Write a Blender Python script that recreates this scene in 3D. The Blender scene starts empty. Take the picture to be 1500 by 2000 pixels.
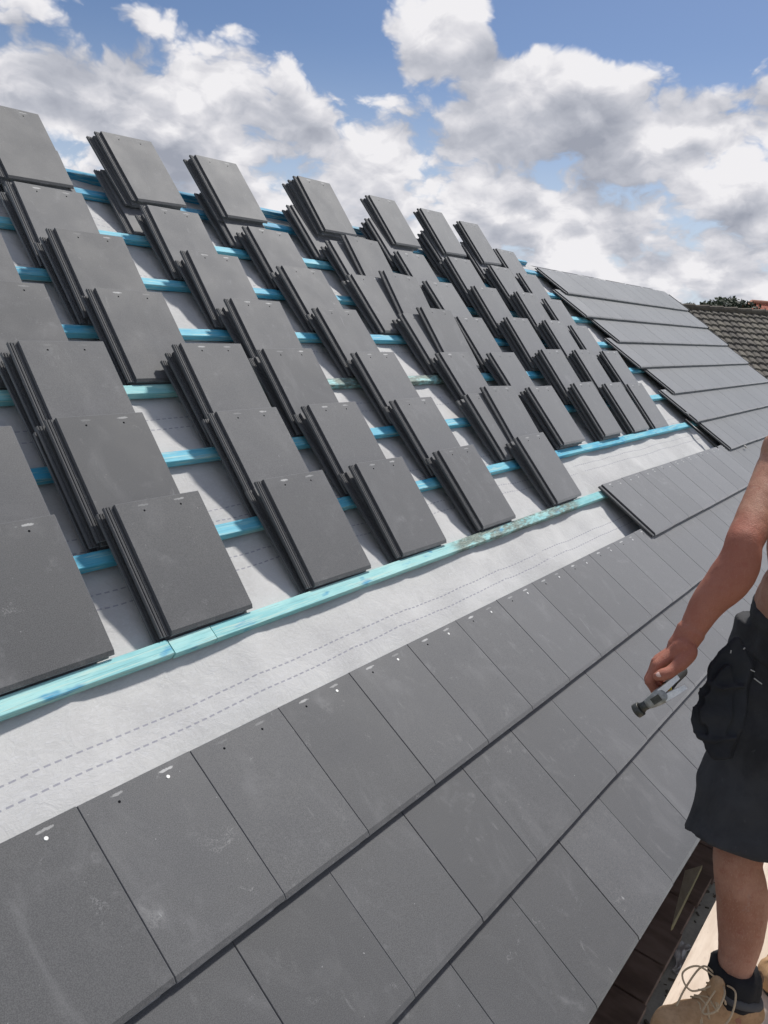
import bpy, bmesh, math, random
from mathutils import Vector, Matrix, noise
random.seed(7)
R = math.radians
scene = bpy.context.scene
COL = scene.collection
PITCH = R(35)
cP, sP = math.cos(PITCH), math.sin(PITCH)

# ---------------------------------------------------------------- camera
CAM = Vector((-0.7296, -1.0288, 1.3899))
RW = Matrix(((0.62424, -0.77748, 0.07655), (-0.16075, -0.22372, -0.96130), (0.76452, 0.58778, -0.26464)))
FPX = 1461.57                                   # focal length in pixels of a 1500 px wide picture
cd = bpy.data.cameras.new('camera'); cam = bpy.data.objects.new('camera', cd); COL.objects.link(cam)
cd.sensor_fit = 'HORIZONTAL'; cd.sensor_width = 36; cd.lens = 36 * FPX / 1500
cd.clip_start = 0.05; cd.clip_end = 2000
rc = Matrix((RW[0], -Vector(RW[1]), -Vector(RW[2]))).transposed()
cam.matrix_world = Matrix.Translation(CAM) @ rc.to_4x4()
scene.camera = cam

def unp(x, y, d):                               # a point seen at pixel x, y, d metres in front of the camera
    v = RW.transposed() @ Vector(((x - 750) / FPX, (y - 1000) / FPX, 1.0))
    return CAM + v * d
def rp(u, v, w):                                # roof coordinates (along eaves, up the slope, off the slope) -> world
    return Vector((u, v * cP - w * sP, v * sP + w * cP))
def proj(p):
    q = RW @ (Vector(p) - CAM)
    return (750 + FPX * q.x / q.z, 1000 + FPX * q.y / q.z) if q.z > .05 else (-9999, -9999)

# ---------------------------------------------------------------- light
SUNP = Vector((0.58, 0.50, 0.64)).normalized()  # towards the sun, in roof axes
SUN = rp(*SUNP).normalized()
elev = math.asin(SUN.z); azim = math.atan2(SUN.x, SUN.y)
w = bpy.data.worlds.new('World'); scene.world = w; w.use_nodes = True
def world():
    nt = w.node_tree; N = nt.nodes; L = nt.links; N.clear()
    def nd(t, **k):
        n = N.new(t)
        for a, b in k.items(): setattr(n, a, b)
        return n
    def lk(a, b): L.new(a, b)
    def mt(op, a, b=None, clamp=False):
        n = nd('ShaderNodeMath', operation=op, use_clamp=clamp)
        for i, v in enumerate((a, b)):
            if v is None: continue
            if isinstance(v, (int, float)): n.inputs[i].default_value = v
            else: lk(v, n.inputs[i])
        return n.outputs[0]
    out = nd('ShaderNodeOutputWorld'); bg = nd('ShaderNodeBackground')
    sky = nd('ShaderNodeTexSky', sky_type='NISHITA', sun_disc=False)
    sky.sun_elevation = elev; sky.sun_rotation = azim; sky.air_density = 1.0; sky.dust_density = .6; sky.ozone_density = 2.0
    tc = nd('ShaderNodeTexCoord'); sep = nd('ShaderNodeSeparateXYZ'); lk(tc.outputs['Generated'], sep.inputs[0])
    z = mt('ADD', mt('MAXIMUM', sep.outputs[2], -.05), 0.50)
    px = mt('DIVIDE', sep.outputs[0], z); py = mt('DIVIDE', sep.outputs[1], z)
    cb = nd('ShaderNodeCombineXYZ'); lk(px, cb.inputs[0]); lk(py, cb.inputs[1]); P = cb.outputs[0]
    def fbm(vec, scale, detail, rough, dist=0.0):
        n = nd('ShaderNodeTexNoise', noise_dimensions='2D'); n.inputs['Scale'].default_value = scale; n.inputs['Detail'].default_value = detail
        n.inputs['Roughness'].default_value = rough; n.inputs['Distortion'].default_value = dist
        lk(vec, n.inputs['Vector']); return n.outputs['Fac']
    def off(vec, o):
        n = nd('ShaderNodeVectorMath', operation='ADD'); lk(vec, n.inputs[0]); n.inputs[1].default_value = o; return n.outputs[0]
    def pd(x, y):                                # direction of a pixel on the cloud layer
        v = RW.transposed() @ Vector(((x - 750) / FPX, (y - 1000) / FPX, 1.0)); v.normalize()
        k = max(v.z, -.05) + .50; return (v.x / k, v.y / k)
    lobes = []
    # (pixel centre, pixel radius x/y as lobe size, sign*strength)
    for (cx, cy, r, s) in CLOUDS:
        a = pd(cx, cy); b = pd(cx + r, cy); c = pd(cx, cy - r)
        rr = .5 * (math.dist(a, b) + math.dist(a, c))
        n = nd('ShaderNodeVectorMath', operation='DISTANCE'); lk(P, n.inputs[0]); n.inputs[1].default_value = (a[0], a[1], 0)
        q = mt('DIVIDE', n.outputs['Value'], rr); q = mt('MULTIPLY', q, q)
        g = mt('POWER', 2.718, mt('MULTIPLY', q, -1.0)); lobes.append(mt('MULTIPLY', g, s * (1.75 if s < 0 else 1.0)))
    bias = lobes[0]
    for l in lobes[1:]: bias = mt('ADD', bias, l)
    def puff(vec, scale, detail):
        v = nd('ShaderNodeTexVoronoi', feature='SMOOTH_F1', voronoi_dimensions='2D'); v.inputs['Scale'].default_value = scale; v.inputs['Detail'].default_value = detail
        v.inputs['Roughness'].default_value = .52; v.inputs['Lacunarity'].default_value = 2.15; v.inputs['Smoothness'].default_value = .6
        lk(vec, v.inputs['Vector']); return mt('SUBTRACT', .98, v.outputs['Distance'])
    wn = nd('ShaderNodeTexNoise', noise_dimensions='2D'); wn.inputs['Scale'].default_value = 9; wn.inputs['Detail'].default_value = 5; lk(P, wn.inputs['Vector'])
    def warp(vec):
        n = nd('ShaderNodeVectorMath', operation='MULTIPLY_ADD'); lk(wn.outputs['Color'], n.inputs[0]); n.inputs[1].default_value = (.08, .08, .08); lk(vec, n.inputs[2]); return n.outputs[0]
    def sc(vec, k):
        n = nd('ShaderNodeVectorMath', operation='SCALE'); lk(vec, n.inputs[0]); n.inputs['Scale'].default_value = k; return n.outputs[0]
    low = mt('MULTIPLY', mt('SUBTRACT', 1.0, mt('MULTIPLY', mt('MAXIMUM', sep.outputs[2], 0.0), 2.6), clamp=True), .17)
    bias = mt('ADD', bias, low)
    def dens(vec):
        a = fbm(vec, 4.2, 3, .5, .2); b = puff(warp(vec), 7.0, 4.0)
        return mt('ADD', mt('MULTIPLY', a, .58), mt('MULTIPLY', b, .42))
    d0 = mt('ADD', dens(P), bias)
    d1 = mt('ADD', dens(sc(P, .965)), bias)
    d2 = fbm(sc(P, .90), 4.2, 3, .5, .2); d3 = fbm(P, 4.2, 3, .5, .2)
    soft = fbm(off(P, (3, 9, 4)), 6.5, 6, .55)
    cov = nd('ShaderNodeMapRange', interpolation_type='SMOOTHSTEP'); lk(d0, cov.inputs[0]); cov.inputs[1].default_value = .33; cov.inputs[2].default_value = .475
    thick = nd('ShaderNodeMapRange', interpolation_type='SMOOTHSTEP'); lk(d0, thick.inputs[0]); thick.inputs[1].default_value = .44; thick.inputs[2].default_value = .72
    rim = mt('ADD', mt('MULTIPLY', mt('SUBTRACT', d0, d1), 1.7), mt('MULTIPLY', mt('SUBTRACT', d3, d2), 1.5))
    t = mt('SUBTRACT', mt('ADD', 0.80, rim), mt('MULTIPLY', thick.outputs[0], .26))
    t = mt('ADD', t, mt('MULTIPLY', mt('SUBTRACT', soft, .5), 1.0), clamp=True)
    cr = nd('ShaderNodeValToRGB'); lk(t, cr.inputs[0])
    e = cr.color_ramp.elements
    e[0].position = 0.0; e[0].color = (.31, .33, .39, 1); e[1].position = 1; e[1].color = (.80, .79, .81, 1)
    m = e.new(.45); m.color = (.46, .475, .53, 1); m = e.new(.75); m.color = (.63, .63, .67, 1)
    skym = nd('ShaderNodeMix', data_type='RGBA', blend_type='MULTIPLY'); skym.inputs[0].default_value = 1
    lk(sky.outputs[0], skym.inputs[6]); skym.inputs[7].default_value = (.060, .064, .074, 1)
    # near the horizon everything whitens into cloud haze
    hz = nd('ShaderNodeMapRange', interpolation_type='SMOOTHSTEP'); lk(sep.outputs[2], hz.inputs[0])
    hz.inputs[1].default_value = .30; hz.inputs[2].default_value = 0.0; hz.inputs[3].default_value = 0; hz.inputs[4].default_value = .75
    hm = nd('ShaderNodeMix', data_type='RGBA'); lk(hz.outputs[0], hm.inputs[0]); lk(skym.outputs[2], hm.inputs[6]); hm.inputs[7].default_value = (.60, .68, .80, 1)
    mx = nd('ShaderNodeMix', data_type='RGBA'); lk(cov.outputs[0], mx.inputs[0]); lk(hm.outputs[2], mx.inputs[6]); lk(cr.outputs[0], mx.inputs[7])
    lk(mx.outputs[2], bg.inputs[0]); bg.inputs[1].default_value = .92; lk(bg.outputs[0], out.inputs[0])
CLOUDS = [(250, 0, 150, -.22), (560, 30, 150, -.22), (690, 150, 90, -.14), (830, 190, 60, -.10), (1000, 20, 90, -.10), (1330, 60, 230, -.24), (1130, 30, 120, -.14), (40, 60, 90, -.10), (130, 275, 50, -.12), (1250, 370, 60, -.08),
          (30, 45, 26, .16), (1270, 12, 40, .22), (1085, 20, 14, .16), (320, 50, 80, .18), (130, 140, 130, .13), (450, 100, 90, .10), (600, 190, 120, .10), (750, 25, 50, .06), (870, 70, 90, .16), (1060, 140, 110, .18), (1180, 165, 70, .12), (930, 200, 80, .06), (1350, 190, 130, .16), (1050, 280, 200, .12),
          (350, 240, 200, .12), (800, 330, 200, .07), (1350, 320, 200, .10), (1450, 230, 120, .08), (1150, 480, 260, .08), (100, 220, 160, .08)]
world()
sd = bpy.data.lights.new('sun', 'SUN'); so = bpy.data.objects.new('sun', sd); COL.objects.link(so)
sd.energy = 3.3; sd.angle = R(5.0); sd.color = (1, .965, .91)
so.rotation_euler = SUN.to_track_quat('Z', 'Y').to_euler(); so.location = SUN * 30
vs = scene.view_settings; vs.view_transform = 'Standard'; vs.look = 'None'; vs.gamma = 1; vs.exposure = 0.25
scene.render.resolution_x = 768; scene.render.resolution_y = 1024

# ---------------------------------------------------------------- node helpers
def mat(name, base=(.5, .5, .5), rough=.6, spec=.5, metal=0.0):
    m = bpy.data.materials.new(name); m.use_nodes = True
    b = m.node_tree.nodes['Principled BSDF']
    b.inputs['Base Color'].default_value = (*base, 1); b.inputs['Roughness'].default_value = rough
    b.inputs['Specular IOR Level'].default_value = spec; b.inputs['Metallic'].default_value = metal
    return m
class G:                                         # small graph writer
    def __init__(s, m): s.m = m; s.nt = m.node_tree; s.N = s.nt.nodes; s.L = s.nt.links; s.b = s.N['Principled BSDF']; s.tc = s.N.new('ShaderNodeTexCoord')
    def put(s, sock, v):
        if isinstance(v, bpy.types.NodeSocket): s.L.new(v, sock)
        elif isinstance(v, (tuple, list)) and len(v) == 3 and sock.type == 'RGBA': sock.default_value = (*v, 1)
        else: sock.default_value = v
    def math(s, op, a, b=0.0, clamp=False):
        n = s.N.new('ShaderNodeMath'); n.operation = op; n.use_clamp = clamp; s.put(n.inputs[0], a); s.put(n.inputs[1], b); return n.outputs[0]
    def vmath(s, op, a, b=(0, 0, 0)):
        n = s.N.new('ShaderNodeVectorMath'); n.operation = op; s.put(n.inputs[0], a); s.put(n.inputs[1], b); return n.outputs[0]
    def noise(s, vec, scale, detail=4, rough=.55, dist=0.0):
        n = s.N.new('ShaderNodeTexNoise'); s.put(n.inputs['Vector'], vec)
        for k, v in (('Scale', scale), ('Detail', detail), ('Roughness', rough), ('Distortion', dist)): n.inputs[k].default_value = v
        return n.outputs['Fac']
    def rng(s, v, a, b, c=0.0, d=1.0, smooth=True):
        n = s.N.new('ShaderNodeMapRange'); n.interpolation_type = 'SMOOTHSTEP' if smooth else 'LINEAR'
        s.put(n.inputs[0], v)
        for i, k in enumerate((a, b, c, d)): s.put(n.inputs[i + 1], k)
        return n.outputs[0]
    def mix(s, f, a, b, mode='MIX'):
        n = s.N.new('ShaderNodeMix'); n.data_type = 'RGBA'; n.blend_type = mode; s.put(n.inputs[0], f); s.put(n.inputs[6], a); s.put(n.inputs[7], b); return n.outputs[2]
    def obj(s): return s.tc.outputs['Object']
    def rnd(s): return s.N.new('ShaderNodeObjectInfo').outputs['Random']
    def shift(s, vec, amt=50.0):                 # different pattern on every object
        n = s.N.new('ShaderNodeCombineXYZ'); r = s.math('MULTIPLY', s.rnd(), amt)
        s.L.new(r, n.inputs[0]); s.L.new(s.math('MULTIPLY', r, 1.7), n.inputs[1]); s.L.new(s.math('MULTIPLY', r, .6), n.inputs[2])
        return s.vmath('ADD', vec, n.outputs[0])
    def scale(s, vec, sc): return s.vmath('MULTIPLY', vec, sc)
    def sep(s, v): n = s.N.new('ShaderNodeSeparateXYZ'); s.L.new(v, n.inputs[0]); return n.outputs
    def bump(s, h, strength=.3, dist=.002):
        n = s.N.new('ShaderNodeBump'); s.put(n.inputs['Height'], h); n.inputs['Strength'].default_value = strength; n.inputs['Distance'].default_value = dist
        s.L.new(n.outputs[0], s.b.inputs['Normal'])
    def color(s, c): s.put(s.b.inputs['Base Color'], c)
    def roughn(s, c): s.put(s.b.inputs['Roughness'], c)

def tile_material():
    m = mat('slate_grey_concrete', (.1, .1, .1), .5, .65); g = G(m); o = g.obj(); so_ = g.shift(o); x, y, z = g.sep(o)[:3]
    big = g.noise(so_, 5, 5, .6); fine = g.noise(so_, 420, 3, .7); mid = g.noise(so_, 38, 5, .65)
    base = g.mix(g.rng(big, .3, .7), (.039, .040, .043), (.053, .054, .058))
    base = g.mix(g.rng(fine, .35, .65, 0, .35), base, (.20, .20, .20))
    r = g.math('ADD', .84, g.math('MULTIPLY', g.rnd(), .34))
    cbn = g.N.new('ShaderNodeCombineXYZ'); [g.L.new(r, cbn.inputs[i]) for i in range(3)]
    base = g.mix(1.0, base, cbn.outputs[0], 'MULTIPLY')
    # pale dusty bloom and rubbed scuffs, different on each tile
    dust = g.math('MULTIPLY', g.rng(g.noise(so_, 9, 6, .62, .6), .56, .82), g.rng(mid, .35, .7))
    base = g.mix(g.math('MULTIPLY', dust, .55), base, (.27, .27, .275))
    haze_ = g.rng(g.noise(g.scale(so_, (1.0, .6, 1)), 6.5, 5, .62, .8), .50, .80); base = g.mix(g.math('MULTIPLY', haze_, .30), base, (.21, .21, .215))
    smear = g.math('MULTIPLY', g.rng(g.noise(g.scale(so_, (26, 7, 20)), 1, 6, .7, .6), .58, .80), g.rng(g.noise(so_, 6, 2), .52, .66)); base = g.mix(g.math('MULTIPLY', smear, .5), base, (.34, .34, .34))
    sv = g.scale(so_, (70, 16, 40)); scuff = g.math('MULTIPLY', g.rng(g.noise(sv, 1, 3, .6), .70, .78), g.rng(g.noise(so_, 17, 2), .58, .68))
    base = g.mix(g.math('MULTIPLY', scuff, .7), base, (.42, .42, .42))
    spk = g.rng(g.noise(so_, 130, 2, .5), .76, .80); base = g.mix(g.math('MULTIPLY', spk, .6), base, (.4, .4, .4)); pv = g.math('MULTIPLY', g.rng(g.noise(g.vmath('ADD', so_, (9, 4, 2)), 12, 7, .72, .5), .60, .74), g.rng(g.noise(so_, 210, 2), .42, .6)); base = g.mix(g.math('MULTIPLY', pv, .55), base, (.30, .30, .30))
    # chipped pale crescents between the nail holes and the head
    for hx in (.085, .215):
        dx = g.math('DIVIDE', g.math('SUBTRACT', x, hx + .004), .021); dy = g.math('DIVIDE', g.math('SUBTRACT', y, .4035), .0042)
        dd = g.math('ADD', g.math('MULTIPLY', dx, dx), g.math('MULTIPLY', dy, dy))
        dd = g.math('ADD', dd, g.math('MULTIPLY', g.math('SUBTRACT', g.noise(so_, 95, 4, .7), .5), 3.2))
        c = g.math('MULTIPLY', g.rng(dd, 1.0, .35), g.rng(z, .019, .021)); c = g.math('MULTIPLY', c, g.rng(g.noise(g.vmath('ADD', so_, (hx * 90, 3, 1)), .9, 1), .36, .60, .12, 1))
        base = g.mix(g.math('MULTIPLY', c, .8), base, (.52, .52, .51))
    # worn rim at the tail edge
    ed = g.math('MULTIPLY', g.rng(y, .006, .001), g.rng(mid, .5, .7)); base = g.mix(g.math('MULTIPLY', ed, .35), base, (.35, .35, .35))
    # darker charcoal across the interlock channel
    base = g.mix(g.rng(x, .0005, -.0005, 0, .62), base, (.035, .037, .04))
    g.color(base); g.roughn(g.rng(g.math('ADD', g.math('MULTIPLY', big, .6), g.math('MULTIPLY', fine, .4)), .3, .7, .64, .76))
    g.b.inputs['Sheen Weight'].default_value = .75; g.b.inputs['Sheen Roughness'].default_value = .45; g.b.inputs['Sheen Tint'].default_value = (.85, .87, .92, 1)
    g.bump(g.math('ADD', fine, g.math('MULTIPLY', mid, .6)), .25, .0006)
    return m
def batten_material(name, tone):
    m = mat(name, (.2, .5, .5), .62, .3); g = G(m); o = g.shift(g.obj()); v = g.scale(o, (1.0, 24, 24))
    grain = g.noise(v, 5, 6, .65, .4); wash = g.noise(g.scale(o, (1, 3, 3)), 2.6, 4, .6); blot = g.noise(g.scale(o, (1, 2.5, 2.5)), 6.5, 3, .55)
    pal = {'pale': ((.20, .52, .55), (.40, .70, .68), (.03, .28, .50)), 'cyan': ((.05, .36, .56), (.17, .54, .66), (.012, .17, .42)), 'blue': ((.03, .28, .48), (.08, .40, .58), (.01, .14, .34))}[tone]
    c = g.mix(g.rng(wash, .35, .65), pal[0], pal[1]); c = g.mix(g.rng(blot, .62, .72, 0, .85), c, pal[2])
    c = g.mix(g.math('MULTIPLY', g.rng(grain, .50, .66), .62), c, (.56, .68, .58)); c = g.mix(g.math('MULTIPLY', g.rng(g.noise(g.scale(o, (1.3, 60, 60)), 4, 5, .7, .3), .52, .68), .45), c, tuple(k * .45 for k in pal[0]))
    c = g.mix(g.math('MULTIPLY', g.rng(g.noise(v, 13, 3, .6), .60, .72), .5), c, (.10, .20, .19))
    if tone == 'pale':
        x = g.sep(g.tc.outputs['Object'])[0]         # a weathered bare stretch in the lowest batten
        wz = g.math('MULTIPLY', g.rng(x, 1.80, 1.92), g.rng(x, 3.15, 3.0)); wz = g.math('MULTIPLY', wz, g.rng(g.noise(g.scale(o, (3, 8, 8)), 3, 4, .7), .36, .55))
        ring = g.noise(g.scale(o, (2.5, 22, 22)), 6, 4, .6, 2.2)
        c = g.mix(g.math('MULTIPLY', wz, .9), c, g.mix(g.rng(ring, .4, .6), (.08, .10, .085), (.26, .29, .24)))
    g.color(c); g.bump(g.noise(v, 22, 3, .6), .35, .001)
    return m
def underlay_material():
    m = mat('grey_membrane', (.5, .5, .52), .85, .2); g = G(m); o = g.obj(); x, y, z = g.sep(o)[:3]
    fib = g.noise(g.scale(o, (55, 130, 1)), 1, 5, .65, 1.2); cloud = g.noise(o, 3.0, 6, .62, .5); f2 = g.noise(g.scale(o, (160, 90, 1)), 1, 3, .6, .8)
    c = g.mix(g.rng(cloud, .3, .7), (.49, .485, .475), (.59, .585, .57))
    c = g.mix(g.rng(fib, .42, .72, 0, .5), c, (.62, .62, .63)); c = g.mix(g.rng(f2, .62, .8, 0, .35), c, (.30, .30, .34))
    dirt = g.rng(g.noise(o, 11, 5, .7), .64, .78, 0, .25); c = g.mix(dirt, c, (.27, .26, .26))
    wob = g.math('MULTIPLY', g.math('SUBTRACT', g.noise(g.scale(o, (1, 0, 0)), 1.4, 2), .5), .035)
    yy = g.math('SUBTRACT', y, wob)
    for vv in (.552, .502, .965, .914, 1.168, 1.118, 1.62, 1.57, 2.05, 2.0, 2.52, 2.47, 2.93, 2.88):
        d = g.math('ABSOLUTE', g.math('SUBTRACT', yy, vv)); ln = g.rng(d, .0030, .0018)
        ph = g.math('FRACT', g.math('MULTIPLY', x, 38.0)); dash = g.rng(ph, .60, .66, 1, 0)
        gap = g.rng(g.noise(g.scale(o, (1, 0, 0)), 2.1 + vv, 1), .34, .36)
        c = g.mix(g.math('MULTIPLY', g.math('MULTIPLY', ln, dash), g.math('MULTIPLY', gap, .62)), c, (.20, .20, .26))
    g.color(c); g.bump(g.math('ADD', fib, g.math('MULTIPLY', g.noise(o, 14, 4, .6, 1.0), 3.0)), .35, .003)
    return m
def simple(name, c1, c2, scale=20, rough=.6, spec=.4, bump=.2, bd=.001, metal=0, stretch=(1, 1, 1), detail=5):
    m = mat(name, c1, rough, spec, metal); g = G(m); o = g.shift(g.obj()); v = g.scale(o, stretch)
    n = g.noise(v, scale, detail, .62); n2 = g.noise(v, scale * 6, 3, .6)
    c = g.mix(g.rng(n, .3, .7), c1, c2); c = g.mix(g.rng(n2, .4, .75, 0, .3), c, tuple(k * .6 for k in c1))
    g.color(c); g.bump(g.math('ADD', n, g.math('MULTIPLY', n2, .5)), bump, bd)
    return m
TILE = tile_material()
BAT = {k: batten_material(k + '_treated_timber', k) for k in ('pale', 'cyan', 'blue')}
UNDER = underlay_material()
STEEL = simple('nail_metal', (.70, .70, .68), (.82, .82, .80), 200, .5, .5, .1, metal=.1)
INK = mat('pale_print', (.16, .165, .16), .7)
BLACKP = simple('black_plastic', (.02, .02, .022), (.032, .034, .036), 60, .42)

# ---------------------------------------------------------------- mesh helpers
def tag(o, label=None, cat=None, group=None, kind=None):
    if label: o['label'] = label
    if cat: o['category'] = cat
    if group: o['group'] = group
    if kind: o['kind'] = kind
    return o
def link(name, me, parent=None, mtx=None):
    o = bpy.data.objects.new(name, me); COL.objects.link(o)
    if parent: o.parent = parent
    if mtx is not None: o.matrix_world = mtx
    return o
def empty(name, loc=(0, 0, 0), mtx=None):
    o = bpy.data.objects.new(name, None); COL.objects.link(o); o.empty_display_size = .1
    if mtx is not None: o.matrix_world = mtx
    else: o.location = loc
    return o
def bm_to(bm, name, m, smooth=False):
    me = bpy.data.meshes.new(name); bm.normal_update(); bm.to_mesh(me); bm.free()
    me.materials.append(m)
    if smooth: me.polygons.foreach_set('use_smooth', [True] * len(me.polygons))
    return me
def add_box(bm, c, s, rot=None, bevel=0.0):
    r = bmesh.ops.create_cube(bm, size=1.0); vs_ = r['verts']
    M = Matrix.Translation(Vector(c)) @ (rot.to_4x4() if rot else Matrix.Identity(4)) @ Matrix.Diagonal((*s, 1))
    bmesh.ops.transform(bm, matrix=M, verts=vs_)
    if bevel:
        es = list({e for v in vs_ for e in v.link_edges}); bmesh.ops.bevel(bm, geom=es, offset=bevel, segments=2, affect='EDGES', profile=.6)
def add_tube(bm, pts, rad, n=10, cap=True):
    pts = [Vector(p) for p in pts]; rings = []
    if not isinstance(rad, (list, tuple)): rad = [rad] * len(pts)
    up = None
    for i, p in enumerate(pts):
        d = (pts[min(i + 1, len(pts) - 1)] - pts[max(i - 1, 0)]).normalized()
        if up is None: up = d.orthogonal().normalized()
        a = (up - d * up.dot(d)).normalized(); b = d.cross(a); up = a
        rings.append([bm.verts.new(p + (a * math.cos(t) + b * math.sin(t)) * rad[i]) for t in [2 * math.pi * k / n for k in range(n)]])
    for A, B in zip(rings, rings[1:]):
        for k in range(n): bm.faces.new((A[k], A[(k + 1) % n], B[(k + 1) % n], B[k]))
    if cap: bm.faces.new(rings[0][::-1]); bm.faces.new(rings[-1])
def evaluated(o):                                # bake modifiers into a plain mesh
    dg = bpy.context.evaluated_depsgraph_get(); dg.update()
    me = bpy.data.meshes.new_from_object(o.evaluated_get(dg)); old = o.data; o.modifiers.clear(); o.data = me; bpy.data.meshes.remove(old)
    return me
def fixn(bm): bmesh.ops.recalc_face_normals(bm, faces=bm.faces)

# ---------------------------------------------------------------- the roof tile
GA, TL, TH, CW = 0.3425, 0.42, 0.022, 0.30
def tile_mesh(w_=CW, name='roof_tile'):
    prof = [(-.031, .002), (-.031, .0125), (-.0285, .0135), (-.0262, .0125), (-.0255, .0085), (-.0225, .0085), (-.0215, .0120), (-.0165, .0128), (-.0155, .0118), (-.0148, .0080), (-.0125, .0080), (-.0118, .0115),
            (-.0040, .0120), (-.0030, .0090), (-.0008, .0090), (0, .0110), (0, .0205), (.0015, .022), (w_ - .0022, .022), (w_ - .0008, .0205), (w_ - .0008, .0145), (w_ - .034, .0142), (w_ - .034, 0), (0.0, 0), (-.004, .002)]
    bm = bmesh.new(); ys = [(0.0, .9985), (.0012, 1)]; st = [0.0, .0010, .0115, .05, .37, .4188, .42]
    rings = []
    for j, yy in enumerate(st):
        ring = []
        for (x, z) in prof:
            zz = z
            if yy < .0115:
                if z > .019: zz = z - (.0066 if yy == 0.0 else .0058)
                elif x > .2 * w_ and z > .014: zz = .0120
            if yy == .42 and z > .019: zz = z - .001
            if x < -.001 and yy < .004: yy2 = yy + .004
            else: yy2 = yy
            ring.append(bm.verts.new((x, yy2, zz)))
        rings.append(ring)
    n = len(prof)
    for A, B in zip(rings, rings[1:]):
        for k in range(n): bm.faces.new((A[k], A[(k + 1) % n], B[(k + 1) % n], B[k]))
    bm.faces.new(rings[0][::-1]); bm.faces.new(rings[-1])
    fixn(bm); me = bm_to(bm, name, TILE)
    o = link('interlocking_tile', me)
    cb = bmesh.new()
    for hx in ((.085, .215) if w_ > .2 else (.085,)):
        r = bmesh.ops.create_cone(cb, cap_ends=True, segments=12, radius1=.0036, radius2=.0036, depth=.06)
        bmesh.ops.translate(cb, verts=r['verts'], vec=(hx, .385, .01))
    cme = bm_to(cb, 'cut', TILE); co = link('cut', cme)
    md = o.modifiers.new('b', 'BOOLEAN'); md.operation = 'DIFFERENCE'; md.object = co; md.solver = 'EXACT'
    me = evaluated(o); bpy.data.objects.remove(co); bpy.data.objects.remove(o); me.name = name
    bm = bmesh.new(); bm.from_mesh(me)           # two hanging nibs under the head
    for nx in (.07, w_ - .075): add_box(bm, (nx, .4095, -.0045), (.03, .012, .0085))
    bm.to_mesh(me); bm.free()
    return me
TILE_ME = tile_mesh(); HALF_ME = tile_mesh(.15, 'half_tile')
def nail_mesh():
    bm = bmesh.new()
    r = bmesh.ops.create_cone(bm, cap_ends=True, segments=14, radius1=.0050, radius2=.0042, depth=.0014); bmesh.ops.translate(bm, verts=r['verts'], vec=(0, 0, .0009))
    r = bmesh.ops.create_cone(bm, cap_ends=True, segments=8, radius1=.0016, radius2=.0016, depth=.03); bmesh.ops.translate(bm, verts=r['verts'], vec=(0, 0, -.0142))
    return bm_to(bm, 'nail', STEEL)
NAIL_ME = nail_mesh()
def stamp_mesh():
    cu = bpy.data.curves.new('t', 'FONT'); cu.body = 'G30215:41 1.4.1786.4.018'; cu.size = .0092; cu.extrude = .0002; cu.space_character = .92
    o = link('stamp', cu); dg = bpy.context.evaluated_depsgraph_get(); dg.update(); me = bpy.data.meshes.new_from_object(o.evaluated_get(dg)); bpy.data.objects.remove(o)
    bm = bmesh.new(); bm.from_mesh(me)
    M = Matrix.Translation((-.0103, .215, .0123)) @ Matrix.Rotation(R(-90), 4, 'Z'); bmesh.ops.transform(bm, matrix=M, verts=bm.verts)
    # rounded box with two arcs, pressed after the digits
    pts = [(-.0079 + .0032 * math.cos(t), .066 + (.009 if math.sin(t) > 0 else -.0) * 1 + .0032 * math.sin(t), .0124) for t in [2 * math.pi * k / 24 for k in range(25)]]
    add_tube(bm, pts, .00035, 4)
    for q in (.0665, .0735): add_tube(bm, [(-.0079 + .0017 * math.cos(t), q + .0017 * math.sin(t), .0124) for t in [R(20) + R(200) * k / 8 for k in range(9)]], .0003, 4)
    return bm_to(bm, 'stamp', INK)
STAMP_ME = stamp_mesh()

ROOF = Matrix.Rotation(PITCH, 4, 'X')
ORD = ['', 'first', 'second', 'third', 'fourth', 'fifth', 'sixth', 'seventh', 'eighth', 'ninth', 'tenth', 'eleventh', 'twelfth', 'thirteenth', 'fourteenth', 'fifteenth', 'sixteenth', 'seventeenth', 'eighteenth', 'nineteenth', 'twentieth'] + ['twenty-' + q for q in ('first', 'second', 'third', 'fourth', 'fifth', 'sixth', 'seventh', 'eighth', 'ninth')] + ['thirtieth'] + ['thirty-' + q for q in ('first', 'second', 'third', 'fourth', 'fifth')]
BASE = TH + .0325                                # head surface height
SL = .024 / GA
extra = []                                       # tiles outside the picture, one mesh
count = {'laid': 0, 'stack': 0}
def inframe(mtx, w_=CW, margin=0):
    pts = [proj(mtx @ Vector(p)) for p in ((0, 0, .02), (w_, 0, .02), (0, .34, .02), (w_, .34, .02), (w_ / 2, .17, .02))]
    xs = [p[0] for p in pts]; ys = [p[1] for p in pts]
    if min(xs) < -9000: return False
    return max(xs) > 0 and min(xs) < 1500 and max(ys) > 0 and min(ys) < 2000
def laid_mtx(u, r, jit=True):
    wt = BASE + TL * SL - TH
    j = (random.uniform(-.0007, .0007), random.uniform(-.001, .001), random.uniform(0, .0006)) if jit else (0, 0, 0)
    return ROOF @ Matrix.Translation((u + j[0], r * GA + j[1], wt + j[2])) @ Matrix.Rotation(random.uniform(-.0015, .0015), 4, 'Z') @ Matrix.Rotation(-math.atan(SL), 4, 'X')
SPECS = []
def area(M, k=1.0):
    p = [proj(M @ Vector(q)) for q in ((0, 0, .02), (CW, 0, .02), (CW, .40, .02), (0, .40, .02))]
    return k * abs(sum(p[i][0] * p[(i + 1) % 4][1] - p[(i + 1) % 4][0] * p[i][1] for i in range(4))) / 2
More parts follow.
